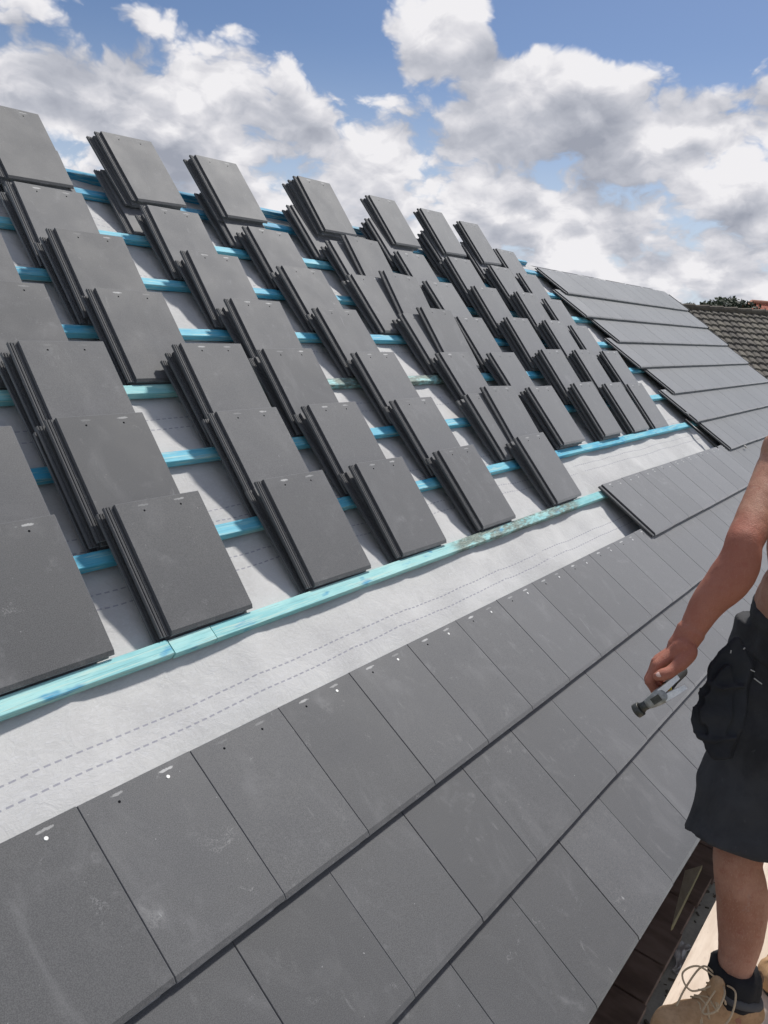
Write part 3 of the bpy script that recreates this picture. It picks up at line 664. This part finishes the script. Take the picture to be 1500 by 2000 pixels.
def tree(px0, px1, ptop, d, label, seed):
    rr = random.Random(seed); a = unp(px0, 625, d); b = unp(px1, 625, d); top = unp((px0 + px1) / 2, ptop, d).z
    cx = (a + b) / 2; W = (b - a).length / 2
    root = empty('tree', (cx.x, cx.y, GROUND)); tag(root, label, 'tree', 'trees beyond the neighbouring roof')
    bark = simple('bark', (.07, .05, .035), (.12, .09, .06), 6, .9); leaf = mat('dark_leaves', (.03, .05, .02), .6, .3); g = G(leaf)
    g.color(g.mix(g.rng(g.noise(g.obj(), 1.3, 4), .35, .65), (.018, .028, .014), (.04, .06, .026)))
    H = top - GROUND; bm = bmesh.new(); add_tube(bm, [(0, 0, 0), (.1, 0, H * .35), (0, .1, H * .7)], [.32, .22, .12], 10)
    tips = []
    for i in range(11):
        an = 2 * math.pi * i / 11 + rr.uniform(-.3, .3); rad = W * rr.uniform(.35, .95); z0 = H * rr.uniform(.35, .6); z1 = H * rr.uniform(.62, .93)
        e = Vector((math.cos(an) * rad, math.sin(an) * rad, z1)); m_ = Vector((e.x * .5, e.y * .5, (z0 + z1) / 2 + .2)); add_tube(bm, [(0, 0, z0), m_, e], [.10, .06, .025], 6); tips += [e, m_ * .4 + e * .6]
    o = link('trunk', bm_to(bm, 'trunk', bark, True), root)
    bm = bmesh.new()
    cl = []
    for e in tips:
        for _ in range(3): cl.append((e + Vector((rr.gauss(0, .5), rr.gauss(0, .5), rr.gauss(.1, .3))), rr.uniform(.35, .8)))
    for c, s in cl:
        c.z = min(c.z, H - s * .45)
        for _ in range(130):
            v = Vector((rr.gauss(0, 1), rr.gauss(0, 1), rr.gauss(0, 1))).normalized() * s * rr.uniform(.45, 1.05); v.z *= .62; p = c + v; q = .11 * rr.uniform(.7, 1.6)
            t1 = Vector((rr.gauss(0, 1), rr.gauss(0, 1), rr.gauss(0, 1))).normalized(); t2 = t1.orthogonal().normalized()
            bm.faces.new([bm.verts.new(p + t1 * q), bm.verts.new(p + t2 * q * .6), bm.verts.new(p - t1 * q), bm.verts.new(p - t2 * q * .6)])
    link('crown', bm_to(bm, 'crown', leaf), root)
tree(1372, 1402, 591, 40, 'small grey green tree left of the dark tree beyond the brown roof', 4)
tree(1398, 1452, 585, 42, 'dark broad tree beside the distant red roof', 9)
#MAN#
# ---------------------------------------------------------------- the roofer
def skin_material():
    m = mat('sunburnt_skin', (.4, .18, .12), .62, .25); g = G(m); o_ = g.obj(); z = g.sep(o_)[2]
    c = g.mix(g.rng(g.noise(o_, 9, 5, .6), .3, .7), (.33, .150, .095), (.45, .24, .165))
    c = g.mix(g.rng(g.noise(o_, 55, 5, .65), .50, .75, 0, .6), c, (.30, .10, .065)); c = g.mix(g.rng(g.noise(g.scale(o_, (1, 1, .45)), 300, 3, .7), .52, .70, 0, .38), c, (.55, .34, .24)); c = g.mix(g.math('MULTIPLY', g.rng(g.noise(g.vmath('ADD', o_, (5, 2, 8)), 26, 5, .7), .58, .72), .35), c, (.42, .36, .31)); c = g.mix(g.rng(g.noise(o_, 240, 2), .62, .8, 0, .35), c, (.22, .10, .06))
    x = g.sep(o_)[0]; c = g.mix(g.math('MULTIPLY', g.rng(x, 1.13, 1.06), g.rng(z, .50, .56, 0, .55)), c, (.42, .13, .09))
    g.color(c); g.b.inputs['Subsurface Weight'].default_value = .12; g.b.inputs['Subsurface Radius'].default_value = (.01, .004, .002); g.b.inputs['Subsurface Scale'].default_value = .5
    g.bump(g.math('ADD', g.noise(o_, 130, 5, .65), g.noise(g.scale(o_, (1, 1, .4)), 420, 2, .6)), .6, .0022)
    return m
def cloth(name, c1, c2, rough=.85):
    m = mat(name, c1, rough, .2); g = G(m); o_ = g.obj(); n = g.noise(o_, 7, 5, .6, .6)
    c = g.mix(g.rng(n, .3, .7), c1, c2); c = g.mix(g.rng(g.noise(o_, 45, 5, .7), .62, .78, 0, .25), c, tuple(min(1, k * 3 + .05) for k in c1))
    g.color(c); g.bump(g.math('ADD', g.math('MULTIPLY', g.noise(o_, 11, 4, .6, .8), 4), g.noise(o_, 600, 2)), .4, .003); return m
def limb(bm, pts, rad, n=20, flat=None, squash=1.0):
    """tapered closed limb through pts, smooth between joints; flat = direction squashed by squash"""
    pts = [Vector(p) for p in pts]; P, Q = [], []
    def cr(a, b, c, d, t): return .5 * ((2 * b) + (c - a) * t + (2 * a - 5 * b + 4 * c - d) * t * t + (3 * b - a - 3 * c + d) * t ** 3)
    for i in range(len(pts) - 1):
        a, b, c, d = pts[max(i - 1, 0)], pts[i], pts[i + 1], pts[min(i + 2, len(pts) - 1)]
        ra, rb, rc_, rd = rad[max(i - 1, 0)], rad[i], rad[i + 1], rad[min(i + 2, len(pts) - 1)]
        for k in range(6): t = k / 6; P.append(cr(a, b, c, d, t)); Q.append(cr(ra, rb, rc_, rd, t))
    P.append(pts[-1]); Q.append(rad[-1])
    # round ends
    d0 = (P[0] - P[1]).normalized(); d1 = (P[-1] - P[-2]).normalized(); r0, r1 = Q[0], Q[-1]
    PP = [P[0] + d0 * r0 * math.sin(R(a)) for a in (85, 60, 30)] + P + [P[-1] + d1 * r1 * math.sin(R(a)) for a in (30, 60, 85)]
    QQ = [r0 * math.cos(R(a)) for a in (85, 60, 30)] + Q + [r1 * math.cos(R(a)) for a in (30, 60, 85)]
    start = len(bm.verts); add_tube(bm, PP, QQ, n); bm.verts.ensure_lookup_table()
    if flat is not None:
        f = Vector(flat).normalized(); i = 0
        for k, p in enumerate(PP):
            for v in bm.verts[start + k * n:start + (k + 1) * n]: dlt = v.co - p; v.co = p + dlt - f * dlt.dot(f) * (1 - squash)
def ball(bm, c, s, rot=None):
    r = bmesh.ops.create_uvsphere(bm, u_segments=20, v_segments=14, radius=1)
    bmesh.ops.transform(bm, matrix=Matrix.Translation(Vector(c)) @ (rot.to_4x4() if rot else Matrix.Identity(4)) @ Matrix.Diagonal((*s, 1)), verts=r['verts'])
def fuse(bm, name, m, voxel, smooth=3, parent=None, disp=None):
    fixn(bm); o = link(name, bm_to(bm, name, m)); md = o.modifiers.new('r', 'REMESH'); md.mode = 'VOXEL'; md.voxel_size = voxel; md.use_smooth_shade = True
    s = o.modifiers.new('s', 'SMOOTH'); s.factor = .5; s.iterations = smooth; evaluated(o); me = o.data
    me.materials.clear(); me.materials.append(m); me.polygons.foreach_set('use_smooth', [True] * len(me.polygons))
    if disp:
        ns = [v.normal.copy() for v in me.vertices]
        for v, nn in zip(me.vertices, ns): v.co += nn * disp(v.co)
    if parent: o.parent = parent; o.matrix_parent_inverse = parent.matrix_basis.inverted()
    return o
FW = Vector((-.86, .51, 0)).normalized(); RT = Vector((FW.y, -FW.x, 0)); UPV = Vector((0, 0, 1))    # facing, the man's right
def man():
    F0 = Vector((1.27, -.86, SZ))
    root = empty('person', F0); tag(root, 'bare chested roofer in black work shorts and tan boots holding a hammer', 'person')
    SK = skin_material()
    B = lambda f, r, z: F0 + FW * f + RT * r + UPV * z           # forward, right, up from the feet
    bm = bmesh.new()
    # legs (right one is the one in the picture)
    ankR = unp(1434, 1945, 1.90); ankR = CAM + (ankR - CAM) * ((SZ + .10 - CAM.z) / (ankR.z - CAM.z)); kneR = unp(1441, 1672, 1.86); hipR = B(.02, .11, .90)
    ankL = Vector((1.43, -.985, SZ + .10)); kneL = B(.05, -.13, .50); hipL = B(.0, -.09, .90)
    for ank, kn, hip in ((ankR, kneR, hipR), (ankL, kneL, hipL)):
        sh = ank + (kn - ank) * .42; cf = ank + (kn - ank) * .68; bk = -FW * .018
        limb(bm, [ank - UPV * .05, ank + UPV * .01, ank + (kn - ank) * .18, sh + bk * .8, cf + bk, kn - (kn - ank) * .06, kn], [.042, .039, .040, .052, .061, .057, .056])
        limb(bm, [kn, kn + (hip - kn) * .4, hip], [.058, .074, .070])
    # trunk
    pel = B(-.005, 0, .93); waist = B(.02, 0, 1.06); rib = B(.03, 0, 1.22); chest = B(.04, 0, 1.36); neck = B(.05, 0, 1.50)
    rot = Matrix((RT, FW, UPV)).transposed()
    for c, s in ((pel, (.165, .12, .13)), (waist, (.166, .134, .14)), (B(.045, 0, 1.10), (.135, .125, .12)), (rib, (.165, .12, .16)), (chest, (.18, .125, .13)), (B(.02, 0, 1.43), (.17, .09, .07))): ball(bm, c, s, rot)
    for s in (-1, 1): ball(bm, B(.105, .08 * s, 1.36), (.085, .045, .06), rot); limb(bm, [B(.03, .06 * s, 1.49), B(.02, .13 * s, 1.455), B(.03, .19 * s, 1.42)], [.05, .055, .062])
    limb(bm, [B(.03, 0, 1.44), B(.05, 0, 1.50), B(.065, 0, 1.56)], [.066, .058, .056])
    # head: skull, jaw, nose, brow, ears, lips
    hc = B(.085, 0, 1.655); ball(bm, hc, (.076, .094, .104), rot); ball(bm, hc + FW * .028 - UPV * .060, (.054, .060, .055), rot); ball(bm, hc + FW * .062 - UPV * .092, (.024, .022, .018), rot)
    limb(bm, [hc + FW * .088 + UPV * .018, hc + FW * .106 - UPV * .016, hc + FW * .100 - UPV * .026], [.008, .0125, .014]); limb(bm, [hc + FW * .078 + RT * .04 + UPV * .028, hc + FW * .092 + UPV * .026, hc + FW * .078 - RT * .04 + UPV * .028], [.009, .010, .009])
    ball(bm, hc + FW * .083 - UPV * .055, (.024, .012, .007), rot); ball(bm, hc + FW * .080 - UPV * .066, (.021, .012, .007), rot)
    for s in (-1, 1): ball(bm, hc + RT * .078 * s - FW * .002 - UPV * .006, (.009, .019, .031), rot)
    # right arm reaching down over the tiles
    wr = unp(1338, 1252, 1.72); el = unp(1452, 1062, 1.70); shd = B(.03, .20, 1.40)
    el = el; ea = (wr - el)
    shd = el + (shd - el).normalized() * .32 if (shd - el).length > .36 else shd
    bend = Vector((0, -.012, -.004))
    limb(bm, [B(.03, .17, 1.42), shd, shd + (el - shd) * .45, el - (el - shd) * .08, el], [.054, .050, .045, .041, .040])
    limb(bm, [el, el + ea * .16 + bend, el + ea * .34 + bend, el + ea * .62, el + ea * .86, wr], [.040, .0455, .0470, .0385, .0298, .0285])
    # left arm hanging on the far side
    sl = B(.03, -.20, 1.41); ll = B(-.10, -.27, 1.12); lw = B(-.10, -.30, .87)
    limb(bm, [B(.03, -.17, 1.42), sl, sl + (ll - sl) * .5, ll], [.058, .060, .052, .045]); limb(bm, [ll, ll + (lw - ll) * .3, lw], [.045, .048, .029])
    ball(bm, lw + Vector((0, 0, -.06)), (.024, .040, .05), rot)
    for k in range(4): q = lw + FW * (.03 - .02 * k) - UPV * .10; limb(bm, [q, q - UPV * .032 + RT * .008, q - UPV * (.055 - .006 * abs(k - 1.4)) + RT * .022], [.0098, .0092, .008], 10)
    q = lw + FW * .035 - UPV * .035; limb(bm, [q, q + FW * .03 - UPV * .03, q + FW * .034 - UPV * .06], [.013, .011, .009], 10)
    fuse(bm, 'body', SK, .0045, 9, root, lambda p: .0016 * noise.noise(p * 16) + .0007 * noise.noise(p * 55))
    # right hand closed round the hammer handle: palm, four curled fingers, thumb laid along the near side
    bm = bmesh.new()
    U = unp
    limb(bm, [wr + (el - wr) * .10, wr, U(1329, 1266, 1.722)], [.0325, .0300, .0305])
    # palm as a slab of four metacarpals fanning from the wrist
    mcp = [U(1283, 1300, 1.700), U(1282, 1293, 1.722), U(1286, 1288, 1.744), U(1294, 1286, 1.764)]
    pip = [U(1268, 1331, 1.697), U(1267, 1326, 1.720), U(1273, 1320, 1.744), U(1282, 1315, 1.766)]
    dip = [U(1280, 1352, 1.700), U(1279, 1349, 1.722), U(1285, 1343, 1.745), U(1293, 1336, 1.766)]
    tip = [U(1300, 1350, 1.704), U(1301, 1348, 1.726), U(1305, 1342, 1.748), U(1310, 1336, 1.768)]
    for i in range(4):
        w0 = U(1334 - 2 * i, 1262 + i, 1.712 + .010 * i)
        limb(bm, [w0, w0.lerp(mcp[i], .5), mcp[i]], [.0175, .0150, .0125], 14)
        limb(bm, [mcp[i], mcp[i].lerp(pip[i], .5), pip[i]], [.0125, .0102, .0108][:3], 12)
        limb(bm, [pip[i], pip[i].lerp(dip[i], .5), dip[i]], [.0106, .0092, .0094], 12); limb(bm, [dip[i], tip[i]], [.0092, .0078], 12)
    limb(bm, [U(1334, 1266, 1.70), U(1316, 1284, 1.712), U(1302, 1294, 1.73)], [.024, .023, .018])
    tcm, tmc, tip_, tt = U(1344, 1274, 1.695), U(1329, 1296, 1.678), U(1307, 1314, 1.664), U(1284, 1321, 1.662)
    limb(bm, [U(1338, 1262, 1.705), tcm, tmc], [.020, .0205, .0165], 14); limb(bm, [tmc, tmc.lerp(tip_, .5), tip_], [.0165, .0138, .0138], 14); limb(bm, [tip_, tip_.lerp(tt, .6), tt], [.0138, .0135, .0098], 14)
    hb = fuse(bm, 'hand', SK, .0016, 3, None)
    # join the hand into the body so it stays one continuous mesh
    body = next(o for o in COL.objects if o.name == 'body'); b2 = bmesh.new(); b2.from_mesh(body.data); t = bmesh.new(); t.from_mesh(hb.data)
    tmp = bpy.data.meshes.new('x'); bmesh.ops.transform(t, matrix=Matrix.Translation(Vector((0, 0, 0))), verts=t.verts); t.to_mesh(tmp); b2.from_mesh(tmp); b2.to_mesh(body.data); b2.free(); t.free()
    bpy.data.objects.remove(hb); body.data.polygons.foreach_set('use_smooth', [True] * len(body.data.polygons))
    # thumb nail
    nl = mat('nail_skin', (.62, .42, .36), .35, .5); bm = bmesh.new(); d = (tt - tip_).normalized(); vw = (CAM - tt).normalized(); sd_ = d.cross(vw).normalized(); nn = sd_.cross(d).normalized()
    if nn.dot(vw) < 0: nn = -nn
    nn = (nn + Vector((0, 0, .5))).normalized(); sd_ = d.cross(nn).normalized()
    ball(bm, tt + nn * .0088 - d * .002, (.0062, .0082, .0022), Matrix((sd_, d, nn)).transposed()); o = link('thumbnail', bm_to(bm, 'thumbnail', nl, True)); o.parent = root; o.matrix_parent_inverse = root.matrix_basis.inverted()
    # hair and eyes
    hair = simple('short_grey_hair', (.06, .045, .035), (.12, .10, .08), 80, .8, .3, .5, .004); bm = bmesh.new(); ball(bm, hc - FW * .012 + UPV * .014, (.082, .098, .106), rot)
    dl = [v for v in bm.verts if (v.co - hc).dot(FW) > .045 - .0 and (v.co - hc).z < .075 or (v.co - hc).z < -.03 + max(0, (v.co - hc).dot(FW)) * 1.6]
    bmesh.ops.delete(bm, geom=dl, context='VERTS'); 
    for v in bm.verts: v.co += (v.co - hc).normalized() * .004 * noise.noise(v.co * 60)
    o = link('hair', bm_to(bm, 'hair', hair, True)); o.parent = root; o.matrix_parent_inverse = root.matrix_basis.inverted()
    ey = mat('eye', (.75, .72, .68), .2); ir = mat('iris', (.05, .04, .03), .2)
    for s in (-1, 1):
        bm = bmesh.new(); c = hc + FW * .078 + RT * .031 * s + UPV * .006; ball(bm, c, (.0115,) * 3); e = link('eye', bm_to(bm, 'eye', ey, True)); e.parent = root; e.matrix_parent_inverse = root.matrix_basis.inverted()
        bm = bmesh.new(); ball(bm, c + FW * .0085, (.005, .004, .005), rot); q = link('iris', bm_to(bm, 'iris', ir, True)); q.parent = e; 
    # shorts
    SH = cloth('black_work_cloth', (.034, .034, .036), (.060, .060, .063))
    bm = bmesh.new()
    top = B(.015, 0, 1.045)
    for c, s in ((B(.0, 0, .97), (.190, .150, .10)), (B(-.01, 0, .90), (.185, .15, .12))): ball(bm, c, s, rot)
    r1 = bmesh.ops.create_cone(bm, cap_ends=True, segments=32, radius1=1, radius2=1, depth=1); bmesh.ops.transform(bm, matrix=Matrix.Translation(B(.01, 0, .985)) @ rot.to_4x4() @ Matrix.Diagonal((.172, .138, .11, 1)), verts=r1['verts'])
    for kn, hip, ot in ((kneR, hipR, 1), (kneL, hipL, -1)):
        hem = kn + (hip - kn) * .02 + UPV * (.01); hem = hem + RT * .012 * ot - FW * .004
        d = (hip - hem); add_tube(bm, [hem, hem + d * .15, hem + d * .45, hem + d * .8, hip + UPV * .02], [.124, .118, .112, .112, .108], 28); add_tube(bm, [hip, hip + UPV * .09], [.108, .10], 28)
    def wr_(p):
        q = p * 7; return .010 * noise.noise(Vector((q.x, q.y, q.z * 2.2))) + .0035 * noise.noise(p * 22) + .004 * math.sin(p.z * 46 + 5 * noise.noise(p * 6)) * max(0, noise.noise(p * 4 + Vector((3, 1, 0))))
    fuse(bm, 'shorts', SH, .006, 2, root, wr_)
    def kid(name, bm, m, sm=False, par=None):
        fixn(bm); o = link(name, bm_to(bm, name, m, sm)); o.parent = par or root; 
        if not par: o.matrix_parent_inverse = root.matrix_basis.inverted()
        return o
    bm = bmesh.new(); N_ = 56; rings = []
    for z, rr_ in ((1.022, .96), (1.03, 1.0), (1.064, 1.0), (1.070, .95)):
        rings.append([bm.verts.new(B(.012 + .141 * rr_ * math.cos(t), .174 * rr_ * math.sin(t), z - .022 * math.cos(t))) for t in [2 * math.pi * k / N_ for k in range(N_)]])
    for A, C in zip(rings, rings[1:]):
        for k in range(N_): bm.faces.new((A[k], A[(k + 1) % N_], C[(k + 1) % N_], C[k]))
    kid('belt', bm, cloth('charcoal_webbing', (.035, .036, .038), (.055, .056, .058)), True)
    # hanging holster pocket on the near hip
    bm = bmesh.new(); out = [(1440,1245),(1412,1268),(1390,1296),(1378,1330),(1363,1344),(1359,1374),(1350,1378),(1347,1408),(1354,1432),(1367,1433),(1380,1464),(1394,1480),(1424,1482),(1452,1420),(1466,1300)]
    for zf, zb, grow in ((1.735, 1.80, 1.0), (1.722, 1.75, .62)):
        cx_, cy_ = (1408, 1372) if grow == 1 else (1392, 1385)
        q = [(cx_ + (x - cx_) * grow, cy_ + (y - cy_) * grow) for x, y in out]
        fr = [bm.verts.new(unp(x, y, zf)) for x, y in q]; bk_ = [bm.verts.new(unp(x + 6, y - 2, zb)) for x, y in q]
        bm.faces.new(fr); bm.faces.new(bk_[::-1]); [bm.faces.new((fr[i], fr[(i + 1) % len(q)], bk_[(i + 1) % len(q)], bk_[i])) for i in range(len(q))]
    add_tube(bm, [unp(1362, 1436, 1.735), unp(1395, 1446, 1.718), unp(1440, 1440, 1.73)], .006, 8); add_tube(bm, [unp(1380, 1332, 1.735), unp(1410, 1345, 1.716), unp(1455, 1340, 1.73)], .007, 8)
    fuse(bm, 'holster_pocket', cloth('black_pocket_cloth', (.020, .021, .026), (.036, .038, .044)), .004, 3, root, lambda p: .010 * noise.noise(p * 13) + .004 * noise.noise(p * 34))
    # pale stitching flashes and a D ring
    bm = bmesh.new(); st = mat('pale_stitching', (.42, .42, .40), .7)
    for p1, p2, d in (((1466, 1308), (1474, 1312), 1.70), ((1473, 1325), (1488, 1336), 1.69), ((1427, 1276), (1428, 1270), 1.72), ((1452, 1268), (1455, 1265), 1.72)):
        v0 = unp(*p1, d); v1 = unp(*p2, d); add_tube(bm, [v0, v1], .0014, 6)
    # sock and boots
    SOCK = cloth('black_wool_sock', (.012, .012, .013), (.026, .026, .028)); TAN = simple('tan_suede', (.38, .23, .12), (.50, .33, .19), 18, .9, .15, .5, .002); LACE = simple('beige_lace', (.50, .38, .24), (.58, .46, .31), 300, .9, .1); SOLE = simple('dark_rubber_sole', (.03, .028, .025), (.06, .05, .04), 50, .8)
    GREY = cloth('grey_suede_collar', (.06, .06, .065), (.10, .10, .10))
    st_b = bm
    for side, ank, kn in ((1, ankR, kneR), (-1, ankL, kneL)):
        up = (kn - ank).normalized(); toe_dir = Vector((-.80, .56, 0)).normalized() if side == 1 else Vector((-.95, .2, 0)).normalized(); lat = toe_dir.cross(UPV)
        g0 = Vector((ank.x, ank.y, SZ)); T = lambda f, l, z: g0 + toe_dir * f + lat * l + UPV * z
        bm = bmesh.new(); tops = ank + up * .055
        rings = []
        for k, (hh, r_) in enumerate(((.0, .052), (.02, .056), (.04, .060), (.056, .0605), (.070, .058), (.080, .051), (.078, .038))):
            c = ank + up * hh; rings.append([bm.verts.new(c + (toe_dir * math.cos(t) * 1.05 + lat * math.sin(t)) * (r_ + .0022 * math.sin(t * 9 + k) + .002 * noise.noise(Vector((t, k, 2))))) for t in [2 * math.pi * j / 40 for j in range(40)]])
        for A, C in zip(rings, rings[1:]):
            for j in range(40): bm.faces.new((A[j], A[(j + 1) % 40], C[(j + 1) % 40], C[j]))
        sock = kid('sock', bm, SOCK, True)
        bt = empty('boot', g0); bt.parent = root; bt.location = g0 - F0
        def bk(name, bm, m, sm=True): fixn(bm); o = link(name, bm_to(bm, name, m, sm)); o.parent = bt; o.matrix_parent_inverse = Matrix.Translation(g0).inverted(); return o
        bm = bmesh.new()
        limb(bm, [T(-.055, 0, .045), T(.03, 0, .045), T(.12, .004, .042), T(.185, .006, .036)], [.040, .043, .046, .037], 22)
        limb(bm, [T(-.02, 0, .05), T(-.012, 0, .075), T(-.004, 0, .098)], [.048, .047, .046], 22); limb(bm, [T(.02, 0, .085), T(.085, .002, .066), T(.14, .004, .046)], [.040, .036, .034], 20)
        ball(bm, T(.165, .005, .042), (.052, .048, .036), Matrix((toe_dir, lat, UPV)).transposed())
        bo = fuse(bm, 'upper', TAN, .0034, 3, None, lambda p: .0022 * noise.noise(p * 26) + .001 * noise.noise(p * 90)); bo.parent = bt; bo.matrix_parent_inverse = Matrix.Translation(g0).inverted()
        bm = bmesh.new(); out = []
        for t in [2 * math.pi * j / 40 for j in range(40)]:
            f = .065 + .145 * math.cos(t); wd = .040 + .010 * (1 if math.cos(t) > 0 else -.3) * abs(math.cos(t)) ** .5; out.append((f, wd * math.sin(t) * (1 if abs(math.cos(t)) < .98 else .9)))
        lo = [bm.verts.new(T(f, l, .0)) for f, l in out]; hi = [bm.verts.new(T(f, l, .026)) for f, l in out]
        bm.faces.new(lo[::-1]); bm.faces.new(hi); [bm.faces.new((lo[j], lo[(j + 1) % 40], hi[(j + 1) % 40], hi[j])) for j in range(40)]; bk('sole', bm, SOLE, False)
        bm = bmesh.new()                               # padded grey collar round the ankle
        add_tube(bm, [T(-.004 + .055 * math.cos(t), .050 * math.sin(t), .116 + .018 * math.cos(t) + .004 * math.sin(3 * t)) for t in [2 * math.pi * j / 30 for j in range(31)]], .0115, 10, False); bk('collar', bm, GREY)
        bm = bmesh.new(); limb(bm, [T(.062, 0, .150), T(.064, .002, .118), T(.085, .002, .100)], [.020, .026, .022], 16, flat=(toe_dir * .8 + UPV), squash=.35); bk('tongue', bm, TAN)
        bm = bmesh.new(); limb(bm, [T(-.06, .0, .11), T(-.072, 0, .135), T(-.064, 0, .158)], [.006, .008, .005], 10, flat=lat, squash=1); bk('pull_tab', bm, simple('brown_loop', (.14, .08, .05), (.2, .12, .07), 50, .8))
        bm = bmesh.new()
        for j in range(5):
            f = .052 + .020 * j; z = .135 - .017 * j; s = 1 if j % 2 else -1
            add_tube(bm, [T(f + .006, -.032, z - .014), T(f - .002, -.012, z + .003), T(f + .002, .012, z + .003), T(f + .010, .032, z - .014)], .0026, 6)
            add_tube(bm, [T(f + .006, -.030 * s, z - .014), T(f + .010, 0, z - .002), T(f + .022, .030 * s, z - .026)], .0024, 6)
        rr = random.Random(4 + side)
        k0 = T(.048, .0, .150)
        for loop in (((.045, -.055, .03), (.085, -.075, .0), (.10, -.045, -.03)), ((.055, .045, .03), (.095, .060, -.005), (.085, .02, -.03)), ((.01, -.06, .03), (.06, -.095, -.03), (.13, -.060, -.075)), ((.03, .05, .02), (.085, .045, -.04), (.14, .012, -.065))):
            pts = [k0] + [k0 + (toe_dir * a + lat * b + UPV * c) * .82 for a, b, c in loop]
            if loop[2][0] < .11: pts.append(k0 + Vector((.002, .002, .003)))
            sp = []
            for i in range(len(pts) - 1):
                a, b, c, d = pts[max(i - 1, 0)], pts[i], pts[i + 1], pts[min(i + 2, len(pts) - 1)]
                for k in range(8): t = k / 8; sp.append(.5 * ((2 * b) + (c - a) * t + (2 * a - 5 * b + 4 * c - d) * t * t + (3 * b - a - 3 * c + d) * t ** 3))
            sp.append(pts[-1]); add_tube(bm, sp, .0023, 6)
        ball(bm, k0, (.008, .008, .006)); bk('laces', bm, LACE)
    kid('stitching', st_b, st)
man()
def hammer():
    fa = unp(1243, 1386, 1.690); ey_ = unp(1286, 1362, 1.664); cl = unp(1326, 1334, 1.640)
    h1 = unp(1302, 1330, 1.90); hdir = (h1 - ey_).normalized(); X = (cl - fa).normalized(); Z = -(hdir - X * hdir.dot(X)).normalized(); Y = Z.cross(X).normalized()
    M = Matrix((X, Y, Z)).transposed().to_4x4(); M.translation = ey_
    root = empty('hammer', mtx=Matrix.Translation(ey_)); tag(root, 'steel claw hammer with yellow handle gripped in the man\'s fist', 'hammer')
    steel = simple('worn_steel', (.26, .26, .245), (.44, .44, .42), 70, .5, .5, .35, metal=.3); dark = simple('dark_steel', (.07, .07, .065), (.14, .14, .13), 60, .45, .5, metal=.6)
    yel = simple('yellow_grip', (.45, .36, .05), (.55, .45, .08), 40, .6); blk = simple('black_grip', (.02, .02, .02), (.035, .035, .035), 40, .7)
    def part(name, bm, m, sm=True): fixn(bm); o = link(name, bm_to(bm, name, m, sm)); o.parent = root; o.matrix_parent_inverse = root.matrix_basis.inverted(); return o
    def loc(bm): bmesh.ops.transform(bm, matrix=M, verts=bm.verts)
    bm = bmesh.new(); Lf = (fa - ey_).length
    add_tube(bm, [(-Lf - .004, 0, 0), (-Lf - .003, 0, 0), (-Lf + .010, 0, 0), (-Lf + .011, 0, 0)], [.0145, .0160, .0160, .0145], 24); add_tube(bm, [(-Lf + .010, 0, 0), (-Lf + .020, 0, 0), (-.016, 0, 0)], [.013, .0100, .0120], 20); loc(bm); part('face', bm, dark)
    bm = bmesh.new(); rg = []
    for x, y, z, zo in ((-.030, .011, .011, 0), (-.024, .0125, .0135, 0), (-.014, .0145, .0160, 0), (0, .0165, .0165, 0), (.013, .0170, .0145, -.001), (.022, .0165, .0110, -.003)):
        rg.append([bm.verts.new((x, y * (abs(math.cos(t)) ** .6) * (1 if math.cos(t) > 0 else -1), zo + z * (abs(math.sin(t)) ** .6) * (1 if math.sin(t) > 0 else -1))) for t in [2 * math.pi * (k + .5) / 20 for k in range(20)]])
    for A, C in zip(rg, rg[1:]):
        for k in range(20): bm.faces.new((A[k], A[(k + 1) % 20], C[(k + 1) % 20], C[k]))
    bm.faces.new(rg[0]); bm.faces.new(rg[-1]); loc(bm); part('head', bm, steel, True)
    for s in (-1, 1):
        bm = bmesh.new(); st = [(.012, .0080, .0145, .0125, -.001), (.026, .0090, .0140, .0095, -.003), (.040, .0105, .0125, .0070, -.007), (.052, .0118, .0110, .0042, -.012), (.060, .0125, .0100, .0018, -.016)]; rings = []
        for x, y, wd, hh, z in st: rings.append([bm.verts.new((x, s * y + a * wd / 2, z + b * hh)) for a, b in ((-1, -1), (1, -1), (1, 1), (-1, 1))])
        for A, B_ in zip(rings, rings[1:]):
            for k in range(4): bm.faces.new((A[k], A[(k + 1) % 4], B_[(k + 1) % 4], B_[k]))
        bm.faces.new(rings[0]); bm.faces.new(rings[-1]); loc(bm); part('claw', bm, simple('bright_steel', (.74, .74, .72), (.88, .88, .86), 60, .5, .4), False)
    bm = bmesh.new(); add_tube(bm, [(0, 0, -.008), (0, 0, -.05), (0, 0, -.09)], [.0115, .011, .012], 16); loc(bm); part('shaft', bm, yel)
    bm = bmesh.new(); add_tube(bm, [(0, 0, -.088), (0, 0, -.16), (0, 0, -.27), (0, 0, -.275)], [.0135, .0125, .0155, .013], 16); loc(bm); part('grip', bm, blk)
    bm = bmesh.new(); add_box(bm, (-.002, 0, .0160), (.022, .015, .0016), None, .0005); loc(bm); o = part('maker_plate', bm, dark, False)
hammer()
